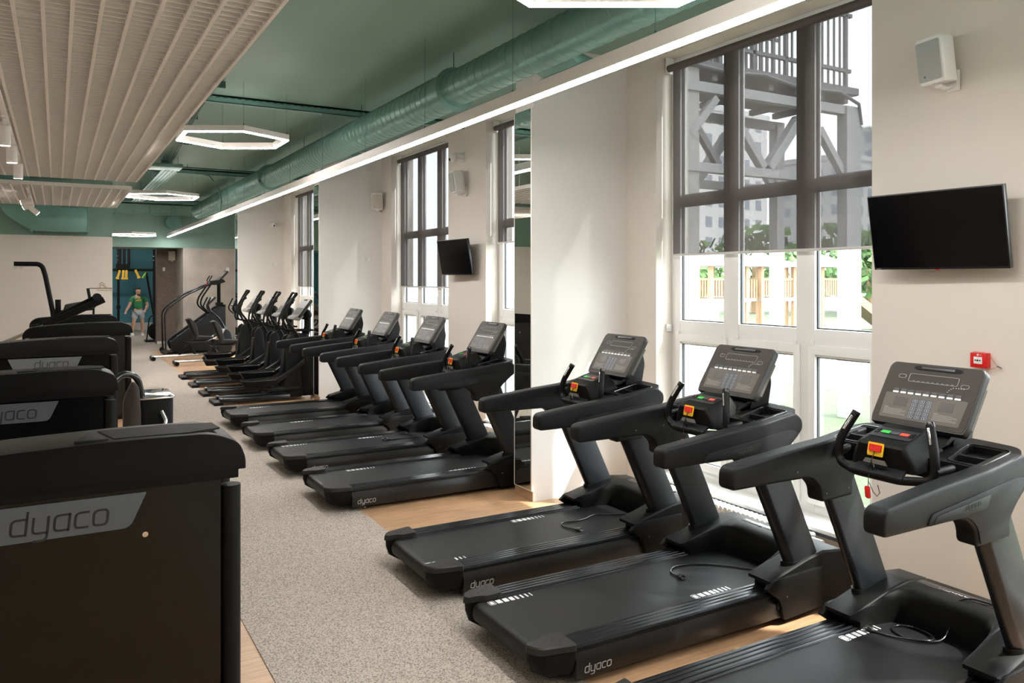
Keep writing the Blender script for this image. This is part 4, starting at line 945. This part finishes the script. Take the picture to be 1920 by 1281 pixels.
def make_elliptical():
    t = thing('elliptical_trainer', 'elliptical', 'elliptical trainer')
    for s in (1, -1):
        b = MB(); b.prism([(s*.10, .05), (s*.28, .05), (s*.27, .115), (s*.11, .115)], .10, 1.25, 'x'); b.build('track_rail', 'rail_metal', t, .008)
        b = MB()
        for k in range(3): b.box(.14, 1.2, s*(.135+k*.045)-.006, s*(.135+k*.045)+.006, .115, .122)
        b.build('track_ridge', 'black_gloss', t)
        # pedal tray
        o = fillet([(.50, s*.10), (.50, s*.30), (1.08, s*.30), (1.10, s*.12)], .05, 4); dz = .0 if s > 0 else -.10; dx = 0 if s > 0 else -.06
        b = MB(); b.loft([[((x-.8)*.82+.8+dx, (y-s*.2)*.8+s*.2, .37+dz) for x, y in o], [(x+dx, y, .47+dz) for x, y in o]]); ped = b.build('pedal', 'black_plastic', t, smooth=35)
        b = MB(); b.tube([(x+dx, y, .478+dz+(.03 if x > .9 else 0)) for x, y in o], .010, 6, closed=True); b.build('pedal_rim', 'grey_plastic', ped)
        # connecting arms
        b = MB(); P = [(1.05+dx, s*.20, .42+dz), (1.30, s*.26, .56+dz*.4), (1.52, s*.27, .70)]
        b.tube(P, .030, 8, flat=1.5); b.build('link_arm', 'rail_metal', t)
        b = MB(); b.tube([(1.42, s*.20, .20), (1.05+dx, s*.2, .30+dz), (.80+dx, s*.20, .35+dz)], .028, 8, flat=1.4); b.build('pedal_arm', 'grey_plastic', t)
        b = MB(); b.tube([(.86+dx, s*.2, .12), (1.0+dx, s*.2, .30+dz)], .018, 6); b.lathe([(.035, -.02), (.035, .02)], (.86+dx, s*.2, .155), 'y', 14); b.build('roller_strut', 'grey_plastic', t)
        # moving handle
        P = fillet([(1.52, s*.30, .66), (1.40, s*.30, 1.10), (1.22+dx, s*.26, 1.42), (1.28+dx, s*.25, 1.62), (1.42+dx, s*.24, 1.86)], .15, 5, closed=False)
        h_ = MB().tube(P, .022, 8).build('moving_handle', 'black_plastic', t, smooth=60)
        P = fillet([(1.42+dx, s*.24, 1.86), (1.46+dx, s*.16, 1.84), (1.24+dx, s*.14, 1.60), (1.20+dx, s*.20, 1.46)], .05, 4, closed=False); MB().tube(P, .017, 8).build('grip_loop', 'black_plastic', h_, smooth=60)
        b = MB(); b.cyl((1.16, s*.14, 1.40), (1.24, s*.14, 1.58), .024, 8); b.build('pulse_grip', 'rail_metal', t)
        # fixed handle
        P = fillet([(1.72, s*.10, 1.20), (1.30, s*.15, 1.20), (1.14, s*.15, 1.24), (1.16, s*.15, 1.42), (1.28, s*.12, 1.66), (1.34, s*.12, 1.70)], .08, 5, closed=False)
        MB().tube(P, .018, 8).build('fixed_handle', 'black_plastic', t, smooth=60)
        b = MB(); b.prism(fillet([(1.12, .04), (1.20, .50), (1.20, 1.06), (1.30, 1.14), (1.36, 1.06), (1.44, .50), (1.50, .04)], .06, 4), s*.13, s*.19); b.build('tower_rib', 'grey_plastic', t, .02)
    b = MB(); b.prism(rrect(.0, .14, -.30, .30, .03), 0.0, .06, 'z'); b.build('rear_foot', 'black_plastic', t, .008)
    b = MB(); b.prism(rrect(1.75, 1.88, -.28, .28, .03), 0, .08, 'z'); b.build('front_foot', 'black_plastic', t, .008)
    b = MB(); b.box(.12, 1.85, -.07, .07, .04, .11); b.build('spine', 'black_plastic', t, .006)
    b = MB(); b.prism(fillet([(1.14, .04), (1.22, .5), (1.24, 1.02), (1.34, 1.16), (1.60, 1.14), (1.72, .9), (1.86, .5), (1.86, .06)], .08, 5), -.135, .135); b.build('drive_housing', 'black_plastic', t, .03)
    b = MB(); b.prism(fillet([(1.13, .32), (1.205, .92), (1.24, .92), (1.30, .32)], .03, 3), -.10, .10); b.build('housing_panel', 'charcoal_shell', t, .01)
    b = MB(); b.tube([(1.55, 0, 1.0), (1.62, 0, 1.25), (1.62, 0, 1.50)], [.075, .06, .06], 10); b.build('mast', 'black_plastic', t)
    b = MB(); b.lathe([(.05, 0), (.062, .12)], (1.36, 0, 1.09), 'z', 16); b.build('cup_holder', 'black_gloss', t)
    b = MB(); b.sphere((1.60, 0, 1.47), .10, 14, (1, 1.3, 1)); b.build('mast_head', 'black_plastic', t)
    console_on(t, (1.50, 0, 1.60), (.24, 0, .32), .25, .19)
    b = MB(); b.prism(fillet([(1.30, 1.40), (1.42, 1.37), (1.50, 1.46), (1.36, 1.46)], .02), -.23, .23); b.build('console_shelf', 'console_far', t, .01)
    return t
e0 = make_elliptical()
EL = [(14.02, 'black elliptical trainer nearest the camera, beside the last treadmill'), (15.20, 'second black elliptical trainer from the treadmills'),
      (16.52, 'third black elliptical trainer from the treadmills'), (17.95, 'farthest black elliptical trainer, next to the recumbent bikes')]
for i, (y, lab) in enumerate(EL):
    t = e0 if i == 0 else copy_tree(e0)
    t.location = (2.26, y, .0); t['label'] = lab; t['group'] = 'elliptical trainers in a row'
# ---------------------------------------------------------------- recumbent bikes
def make_recumbent():
    t = thing('recumbent_bike', 'bike', 'exercise bike')
    b = MB(); b.tube([(0, 0, .09), (1.0, 0, .10), (1.75, 0, .10)], .042, 8, flat=.8); b.build('base_beam', 'silver', t)
    b = MB(); b.cyl((.02, -.28, .06), (.02, .28, .06), .05, 12); b.build('rear_foot', 'black_plastic', t)
    b = MB(); b.cyl((1.80, -.26, .05), (1.80, .26, .05), .045, 12); b.build('front_foot', 'black_plastic', t)
    b = MB(); b.tube([(.65, 0, .12), (.95, 0, .46), (1.65, 0, .50)], .045, 8); b.build('seat_rail', 'black_plastic', t)
    b = MB(); b.tube([(1.05, 0, .12), (.86, 0, .44)], .04, 8); b.build('seat_strut', 'black_plastic', t)
    for s in (1, -1):
        b = MB(); b.tube(fillet([(.82, s*.26, .46), (1.30, s*.27, .46), (1.46, s*.27, .52), (1.60, s*.26, .60)], .06, 4, closed=False), .018, 8); h_ = b.build('seat_handle', 'rail_metal', t)
        b = MB(); b.cyl((1.46, s*.27, .52), (1.62, s*.26, .61), .022, 8); b.build('grip', 'chrome', h_)
        b = MB(); b.tube([(1.66, s*.06, .38), (1.66+.12*s, s*.14, .38+.10*s)], .016, 8); cr = b.build('crank', 'silver', t)
        b = MB(); b.box(1.60+.12*s, 1.74+.12*s, s*.15-.045, s*.15+.045, .36+.10*s, .39+.10*s); b.build('pedal', 'black_plastic', cr, .008)
    b = MB(); b.prism(fillet([(1.02, .50), (1.48, .50), (1.50, .57), (1.06, .60)], .03), -.21, .21); b.build('seat', 'pad_black', t, .02)
    b = MB(); b.prism(fillet([(1.04, .58), (.86, 1.06), (.92, 1.08), (1.06, .90), (1.12, .60)], .04), -.20, .20); b.build('backrest', 'pad_black', t, .02)
    b = MB(); b.prism(fillet([(1.02, .60), (.82, 1.04), (.85, 1.06), (1.06, .62)], .02), -.16, .16); b.build('backrest_shell', 'black_plastic', t, .01)
    b = MB(); b.prism(fillet([(1.42, .10), (1.50, .55), (1.70, .80), (1.95, .72), (2.02, .4), (1.95, .10)], .12, 5), -.12, .12); b.build('drive_shroud', 'upright_metal', t, .04)
    b = MB(); b.prism(fillet([(1.52, .48), (1.70, .78), (1.80, .78), (1.68, .50)], .04, 4), -.125, .125); b.build('shroud_panel', 'silver', t, .01)
    b = MB(); b.tube(fillet([(1.84, 0, .70), (1.66, 0, 1.05), (1.42, 0, 1.26), (1.36, 0, 1.46)], .12, 6, closed=False), .032, 10); b.build('mast', 'rail_metal', t)
    b = MB(); b.tube(fillet([(1.40, -.25, 1.62), (1.28, -.27, 1.36), (1.40, -.20, 1.24), (1.40, .20, 1.24), (1.28, .27, 1.36), (1.40, .25, 1.62)], .1, 5, closed=False), .018, 8); b.build('handlebar', 'black_plastic', t, smooth=60)
    console_on(t, (1.42, 0, 1.55), (.20, 0, .20), .20, .14)
    return t
r0 = make_recumbent(); r0.location = (2.14, 22.35, 0); r0['label'] = 'recumbent exercise bike with a silver rear beam, nearer the stair climber'; r0['group'] = 'recumbent bikes'
r1 = copy_tree(r0); r1.location = (2.50, 20.75, 0); r1['label'] = 'recumbent exercise bike between the ellipticals and the other recumbent'
# ---------------------------------------------------------------- stair climber
t = thing('stair_climber', 'tall black stair climber with curved handrails against the stone wall', 'stair climber', (2.60, 24.3, .006))
for s in (1, -1):
    b = MB(); b.tube(fillet([(.05, s*.36, .05), (.03, s*.36, 1.15), (.16, s*.36, 1.34), (.60, s*.35, 1.66), (1.10, s*.33, 1.90), (1.34, s*.30, 1.98)], .12, 5, closed=False), .026, 10); b.build('handrail', 'rail_metal', t, smooth=60)
    b = MB(); b.tube(fillet([(1.26, s*.30, 1.96), (1.0, s*.30, 1.56), (.96, s*.30, 1.36), (1.20, s*.32, 1.14), (1.36, s*.34, 1.06)], .1, 5, closed=False), .024, 10); b.build('lower_handle', 'black_plastic', t, smooth=60)
    b = MB(); b.prism(fillet([(.24, .06), (.14, .30), (.30, .46), (1.48, 1.32), (1.64, 1.30), (1.66, .06)], .08, 5), s*.31, s*.40); b.build('side_panel', 'charcoal_shell', t, .02)
    b = MB(); b.lathe([(.07, -.02), (.07, .02)], (.03, s*.40, .08), 'y', 16); b.build('wheel', 'black_gloss', t)
for k in range(7):
    b = MB(); x = .22+k*.20; z = .30+k*.15; b.box(x, x+.24, -.30, .30, z, z+.03); b.box(x+.20, x+.24, -.30, .30, z, z+.16); b.build('step', 'grey_plastic', t, .004)
b = MB(); b.prism([(.25, .05), (.25, .28), (1.62, 1.22), (1.64, .05)], -.30, .30); b.build('drive_body', 'black_plastic', t)
b = MB(); b.box(-.02, 1.70, -.34, .34, .0, .06); b.build('base', 'black_plastic', t, .01)
b = MB(); b.tube([(1.52, 0, 1.30), (1.52, 0, 2.10)], .05, 10); b.box(1.44, 1.62, -.12, .12, 1.28, 1.42); b.build('post', 'black_plastic', t)
con = console_on(t, (1.58, 0, 2.20), (.32, 0, .36), .28, .20)
b = MB(); b.prism(fillet([(1.20, 1.94), (1.24, 2.03), (1.60, 2.10), (1.66, 2.02), (1.4, 1.93)], .02), -.30, .30); b.build('console_tray', 'black_plastic', t, .015)
for s in (1, -1):
    b = MB(); b.tube([(1.30, s*.22, 2.0), (1.22, s*.22, 2.06), (1.30, s*.22, 2.20)], .016, 8); b.build('hand_grip', 'black_plastic', t)
b = MB(); b.box(1.18, 1.22, -.02, .02, 1.95, 2.0); b.build('stop_button', 'red_plastic', t)
# ================================================================= weight machines on the left
def tower(loc, lab, w_=1.42, h=1.47, logo=True, lx=None):
    """boxed weight stack; local x = width with 0 at the right edge, y = depth (0 = face to the camera), z up"""
    t = thing('weight_stack_machine', lab, 'weight machine', loc, 0, 'black boxed weight machines')
    H = h; d = .34
    o = fillet([(-w_, H-.24), (-w_, H-.12), (-w_+.10, H-.045), (-w_*.62, H-.012), (-.45, H), (-.13, H-.004), (-.025, H-.05), (0, H-.12), (0, H-.165), (-.03, H-.165), (-.03, H-.20), (-w_+.03, H-.20), (-w_+.03, H-.24)], [.0, .06, .06, .1, .1, .06, .04, .03, .005, 0, 0, 0, 0], 6)
    b = MB(); b.prism(o, 0, d); b.build('top_cap', 'cap_black', t, .012, seg=3, smooth=50)
    # pit pressed into the top
    b = MB(); b.prism([(-.50, .06), (-.22, .05), (-.09, .10), (-.10, d-.10), (-.30, d-.05), (-.55, d-.07)], H-.006, H+.0015, 'z'); b.build('cap_pit', 'black_matte', t)
    b = MB(); b.prism([(-.64, .05), (-.52, .055), (-.58, d-.08)], H-.014, H+.004, 'z'); b.build('cap_crease', 'grey_plastic', t, .001)
    for x0 in (-.055, -w_+.055):
        b = MB(); b.tube([(x0, .05, .05), (x0, .05, H-.235)], .042, 14); b.build('corner_post', 'black_plastic', t)
        b = MB(); b.tube([(x0, d-.05, .05), (x0, d-.05, H-.235)], .042, 14); b.build('corner_post', 'black_plastic', t)
    b = MB(); b.box(-w_+.09, -.10, .012, .018, .06, H-.18); b.build('front_panel', 'smoked_panel', t)
    b = MB(); b.box(-w_+.09, -.10, d-.018, d-.012, .06, H-.18); b.build('back_panel', 'smoked_panel', t)
    b = MB(); b.box(-w_, 0, .0, d, 0, .07); b.build('base_frame', 'black_plastic', t, .01)
    # weight stack and rods behind the panel
    c = -w_*.5
    b = MB()
    for k in range(15): b.box(c-.16, c+.16, .11, .23, .12+k*.03, .145+k*.03)
    b.build('weight_plates', 'plate_dark', t)
    b = MB()
    for s_ in (-1, 1): b.cyl((c+s_*.10, .17, .07), (c+s_*.10, .17, H-.25), .012, 10)
    islands(b, 'guide_rod', 'chrome', t)
    b = MB(); b.box(c-.13, c+.13, .10, .24, H-.55, H-.40); b.build('top_plate', 'plate_dark', t, .01)
    if logo:
        lx = -.385; L = .72
        pl = fillet([(lx-L, H-.215), (lx, H-.215), (lx-.06, H-.350), (lx-L+.06, H-.350)], [.006, .006, .03, .03], 4)
        b = MB(); b.prism(pl, .004, .012); p = b.build('logo_plate', 'logo_plate', t)
        x = MB(frame((lx-L+.255, .004, H-.322), (1, 0, 0), (0, 0, 1), (0, -1, 0))); lettering(x, .058, .15, .001, .1); x.build('logo', 'mark_dark', p)
    b = MB(); b.lathe([(.012, 0), (.011, -.006)], (-.39, .010, H-.385), 'y', 14); b.lathe([(.012, 0), (.011, -.006)], (-w_+.39, .010, H-.385), 'y', 14); islands(b, 'bolt', 'chrome', t)
    return t
mat('cap_black', (.0035, .0035, .004), .40, spec=.14, bump=(500, .08))
TW = [((.70, 3.48, 0), 'black weight machine nearest the camera, filling the lower left corner', 1.46, True, -.29), ((.40, 6.5, 0), 'second black weight machine from the camera, with part of its lettering cut off', 1.445, True, -.36),
      ((.64, 10.3, 0), 'third black weight machine from the camera, its whole lettering in view', 1.43, True, -.68), ((1.00, 13.2, 0), 'fourth black weight machine, without lettering, nearer the aisle', 1.455, False, None), ((1.00, 16.6, 0), 'farthest black weight machine, behind the slanted lever arm', 1.44, False, None)]
for loc, lab, h, lg, lx in TW: tower(loc, lab, h=h, logo=lg, lx=lx)
# slanted lever arms on the machine between the last two towers
t = thing('lever_machine', 'weight machine arm of two thick slanted black tubes', 'weight machine', (-.3, 14.9, 0))
b = MB(); b.tube([(.12, .1, 1.34), (1.0, .1, 1.76)], .055, 14); l_ = b.build('lever_arm', 'black_plastic', t, smooth=60)
b = MB(); b.tube([(.0, .32, 1.30), (.90, .32, 1.80)], .045, 14); b.build('lever_arm', 'black_plastic', t, smooth=60)
b = MB(); b.tube([(.90, .05, 1.80), (.90, .40, 1.80)], .065, 14); b.build('pivot_hub', 'grey_plastic', t)
b = MB(); b.tube([(.0, .2, .06), (.0, .2, 1.36)], .06, 12); b.build('upright', 'black_plastic', t)
b = MB(); b.box(-.35, .6, .05, .35, 0, .07); b.build('base', 'black_plastic', t, .01)
b = MB(); b.tube([(-.6, .2, 1.0), (.15, .2, 1.35)], .03, 10); b.build('chrome_tube', 'chrome', t)
# crane arm machine
t = thing('cable_crane', 'black bent overhead arm with small pulleys rising above the weight machines', 'weight machine', (-.05, 18.0, 0))
b = MB(); b.tube(fillet([(0, 0, .05), (0, 0, 1.40), (-.14, 0, 2.20), (-.20, 0, 2.40), (-.66, 0, 2.40)], [0, .1, .3, .22, 0], 8, closed=False), .045, 12); b.build('crane_arm', 'black_plastic', t, smooth=60)
b = MB(); b.box(-.25, .30, -.25, .25, 0, .06); b.build('base', 'black_plastic', t, .01)
b = MB(); b.tube([(.08, 0, .05), (.08, 0, 1.70)], .05, 12); b.build('upright', 'black_plastic', t)
b = MB(); b.lathe([(.035, -.012), (.035, .012)], (-.64, 0, 2.33), 'y', 14); b.lathe([(.030, -.012), (.030, .012)], (-.54, 0, 2.33), 'y', 14); islands(b, 'pulley', 'chrome', t)
b = MB(); b.prism(fillet([(.16, 1.46), (.20, 1.60), (.72, 1.70), (.78, 1.62), (.72, 1.52)], .03), -.15, .15); b.build('arm_pad', 'pad_black', t, .02)
b = MB(); b.tube([(.66, 0, 1.55), (.60, 0, 1.92)], .03, 10); b.build('hand_grip', 'black_plastic', t)
b = MB(); b.tube([(.70, -.05, 1.40), (.70, -.05, 1.56)], .02, 8); b.tube([(.10, 0, 1.45), (.72, 0, 1.52)], .035, 8); b.build('pad_bracket', 'grey_plastic', t)
# seat station between the second and third tower
t = thing('seated_press', 'padded seat station with a chrome topped black box beside the aisle', 'weight machine', (.56, 7.5, 0))
b = MB(); b.prism(rrect(.02, .30, -.30, .26, .05), .30, 1.10, 'z'); b.build('housing', 'cap_black', t, .01)
b = MB(); b.prism(rrect(-.02, .315, -.315, .275, .07), 1.10, 1.112, 'z'); b.build('chrome_cover', 'chrome', t, .003)
b = MB()
for x, y in ((.03, -.26), (.27, -.26), (.27, .22), (.03, .22)): b.lathe([(.012, 0), (.010, .006)], (x, y, 1.112), 'z', 10)
islands(b, 'bolt', 'black_gloss', t)
b = MB(); b.prism(rrect(-.16, .30, -.32, .30, .06), 0, .30, 'z'); b.build('base', 'black_plastic', t, .01)
b = MB(); o = fillet([(-.09, .62), (-.09, 1.12), (-.02, 1.27), (.03, 1.22), (.045, 1.0), (.045, .62)], .06, 5); b.prism(o, -.36, -.29); b.build('back_pad', 'pad_brown', t, .02)
b = MB(); b.tube(fillet([(-.30, -.40, .80), (-.20, -.40, 1.22), (-.10, -.36, 1.34), (.02, -.30, 1.30), (.06, -.26, 1.12)], .12, 6, closed=False), .026, 10); b.build('handle', 'black_gloss', t, smooth=60)
b = MB(); b.tube(fillet([(-.32, -.42, .82), (.05, -.44, .83), (.24, -.40, .90), (.20, -.34, 1.0)], .12, 6, closed=False), .018, 10); b.build('chrome_rail', 'chrome', t, smooth=60)
# ================================================================= the room beyond the doorway
# strength rig
t = thing('training_rig', 'black strength rig with high bars in the far teal room', 'rack', (2.4, 34.4, 0))
for x, lab in ((-.30, 0), (.98, 1)):
    b = MB(); b.box(x-.045, x+.045, -.045, .045, 0, 3.3); b.build('rig_post', 'black_plastic', t)
    b = MB(); b.box(x-.07, x+.07, -.07, .07, .95, 1.08); b.build('j_cup', 'black_plastic', t)
b = MB(); b.box(-1.4, .99, -.035, .035, 2.42, 2.52); b.build('cross_bar', 'black_plastic', t)
b = MB(); b.box(-.38, .10, -.15, .15, 2.53, 2.70); b.build('storage_shelf', 'black_plastic', t)
for x in (-.24, -.09, .07): 
    b = MB(); b.box(x-.05, x+.05, -.06, .06, 2.66, 3.3); b.build('hanging_strut', 'black_plastic', t)
b = MB()
for x in (-.32, .96):
    for z in (2.86, 3.02): b.sphere((x, -.06, z), .035, 8)
islands(b, 'bolt_head', 'chrome', t)
def strap(x, z, a, lab):
    t = thing('suspension_strap', lab, 'strap', (x, 34.3, z), 0, 'yellow suspension straps')
    R = Matrix.Rotation(a, 4, 'Y'); b = MB(R); b.box(-.04, .04, -.01, .01, -.27, .02); b.build('strap', 'strap_yellow', t)
    b = MB(R); b.box(-.06, .06, -.02, .02, -.34, -.27); b.build('strap_handle', 'strap_yellow', t)
strap(2.14, 2.44, .25, 'leftmost yellow suspension strap hanging from the rig'); strap(2.27, 2.44, .05, 'second yellow suspension strap from the left'); strap(2.38, 2.44, .03, 'third yellow suspension strap from the left'); strap(2.70, 2.46, -.4, 'slanted yellow suspension strap nearest the right post')
t = thing('barbell_post', 'slanted black pole with a green end leaning beside the rig', 'pole', (3.02, 32.2, 0))
b = MB(); b.tube([(.25, 0, .0), (-.12, 0, 2.35)], .04, 10); b.build('pole', 'black_plastic', t)
b = MB(); b.tube([(-.12, 0, 2.35), (-.26, 0, 2.15)], .035, 8); b.build('pole_end', 'grip_green', t)
t = thing('ball_stand', 'black frame stand holding a round black disc beside the doorway', 'rack', (2.80, 29.0, .006))
b = MB(); b.tube(fillet([(-.18, 0, .05), (-.10, 0, .80), (.02, 0, .90), (.30, 0, .92), (.36, .5, .9), (.36, .5, .05)], .08, 4, closed=False), .02, 8); b.build('frame', 'black_plastic', t)
b = MB(); b.lathe([(.05, -.06), (.27, -.04), (.30, 0), (.27, .04), (.05, .06)], (.16, .1, .35), 'y', 24); b.build('disc', 'black_plastic', t)
b = MB(); b.box(-.22, .36, -.1, .5, 0, .05); b.build('base', 'black_plastic', t)
# ---------------------------------------------------------------- the man
man = thing('person', 'man in green T-shirt and grey shorts walking with head bowed in the far room', 'person', (2.66, 32.6, 0))
def skin(name, verts, edges, m, parent, sub=2):
    me = bpy.data.meshes.new(name); me.from_pydata([v[:3] for v in verts], edges, []); o = bpy.data.objects.new(name, me); COL.objects.link(o); o.parent = parent
    md = o.modifiers.new('skin', 'SKIN'); md.use_smooth_shade = True; md.branch_smoothing = .6
    if not me.skin_vertices: me.skin_vertices.new()
    sv = me.skin_vertices[0].data
    for i, v in enumerate(verts):
        r = v[3]; r = (r, r) if not isinstance(r, tuple) else r; sv[i].radius = (r[0]*1.22, r[1]*1.22)
        sv[i].use_root = (i == 0)
    sb = o.modifiers.new('sub', 'SUBSURF'); sb.levels = sub; sb.render_levels = sub
    me.materials.append(MATS[m]); return o
V = [(0, 0, .95, (.15, .11)), (0, -.01, 1.10, (.14, .10)), (0, -.02, 1.30, (.17, .11)), (0, -.02, 1.43, (.13, .08)), (0, -.05, 1.52, .055), (-.005, -.10, 1.585, .06), (-.01, -.12, 1.66, (.078, .095)), (-.01, -.11, 1.74, (.07, .085))]
Ed = [(i, i+1) for i in range(7)]
def limb(start, pts):
    global V, Ed
    a = start
    for p in pts: V.append(p); Ed.append((a, len(V)-1)); a = len(V)-1
    return a
ra = limb(3, [(-.17, -.02, 1.43, .065), (-.235, -.03, 1.34, .058), (-.31, -.06, 1.12, .047), (-.40, -.14, .98, .036), (-.435, -.18, .92, .028), (-.455, -.20, .885, .030)])
la = limb(3, [(.17, -.02, 1.43, .065), (.235, -.03, 1.34, .058), (.31, -.01, 1.12, .047), (.25, -.18, 1.0, .036), (.215, -.24, .965, .028), (.20, -.27, .93, .030)])
rl = limb(0, [(-.10, 0, .88, .085), (-.13, -.06, .70, .075), (-.17, -.12, .49, .055), (-.19, -.04, .30, .052), (-.20, .05, .09, .036), (-.205, -.04, .04, .034), (-.21, -.13, .03, .028)])
ll = limb(0, [(.10, 0, .88, .085), (.12, .0, .70, .075), (.14, .0, .49, .055), (.145, .04, .30, .052), (.14, .06, .09, .036), (.14, -.02, .04, .034), (.14, -.12, .03, .028)])
for base, sx in ((ra, -1), (la, 1)):
    x, y, z, _ = V[base]
    for k in range(4):
        dx = (k-1.5)*.018
        limb(base, [(x+dx-.004*sx, y-.02, z-.035-.004*(k % 2), .0095), (x+dx, y-.035, z-.062-.006*(1-abs(k-1.5)), .008)])
    limb(base, [(x-.03*sx, y-.02, z-.005, .010), (x-.045*sx, y-.035, z-.028, .009)])
body = skin('body', V, Ed, 'skin', man)
S = [(0, 0, .93, (.15, .115)), (0, -.01, 1.12, (.155, .115)), (0, -.02, 1.31, (.19, .128)), (0, -.02, 1.44, (.14, .095)), (0, -.04, 1.495, (.065, .06)), (-.17, -.02, 1.43, .082), (-.25, -.035, 1.30, .075), (-.275, -.045, 1.235, .070), (.17, -.02, 1.43, .082), (.25, -.03, 1.30, .075), (.275, -.025, 1.235, .070)]
skin('shirt', S, [(0, 1), (1, 2), (2, 3), (3, 4), (3, 5), (5, 6), (6, 7), (3, 8), (8, 9), (9, 10)], 'shirt_green', man)
S = [(0, 0, .96, (.165, .12)), (-.105, -.02, .86, .105), (-.135, -.06, .70, .10), (-.15, -.085, .60, .092), (.105, 0, .86, .105), (.125, 0, .70, .10), (.13, 0, .60, .092)]
skin('shorts', S, [(0, 1), (1, 2), (2, 3), (0, 4), (4, 5), (5, 6)], 'shorts_grey', man)
b = MB(); b.sphere((-.01, -.085, 1.745), .092, 14, (.90, 1.10, .80)); b.build('hair', 'hair', man)
b = MB(); b.sphere((-.012, -.135, 1.612), .055, 10, (.95, .7, .75)); b.build('beard', 'hair', man)
b = MB(); b.tube([(-.012, -.215, 1.69), (-.012, -.235, 1.655)], [.010, .014], 8); b.build('nose', 'skin', man)
b = MB()
for s_ in (-1, 1): b.sphere((-.012+s_*.032, -.198, 1.693), .009, 8)
islands(b, 'eye', 'mark_dark', man)
b = MB()
for s_ in (-1, 1): b.sphere((-.01+s_*.082, -.10, 1.665), .022, 8, (.4, .8, 1.2))
islands(b, 'ear', 'skin', man)
b = MB(); b.sphere((-.012, -.19, 1.625), .02, 8, (1.2, .4, .3)); b.build('mouth', 'red_soft', man)
b = MB(); b.tube([(.255, -.155, 1.015), (.235, -.20, .985)], .040, 12); b.build('wristwatch', 'black_gloss', man)
for x, y, rz in ((-.205, -.03, 0), (.14, -.01, 0)):
    b = MB(); b.loft([[(x+p*1.0, y+q, 0) for p, q in rrect(-.05, .05, -.18, .11, .045)], [(x+p*1.05, y+q, .035) for p, q in rrect(-.05, .05, -.18, .11, .045)], [(x+p*.85, y+q*.8+.01, .075) for p, q in rrect(-.05, .05, -.16, .11, .045)], [(x+p*.75, y+q*.5+.04, .11) for p, q in rrect(-.05, .05, -.14, .11, .045)]])
    b.build('shoe', 'white_plastic', man, smooth=60)
b = MB(); b.box(-.10, .09, -.145, -.135, 1.29, 1.32); b.box(-.05, .11, -.145, -.135, 1.345, 1.36); b.build('shirt_print', 'strap_yellow', man)
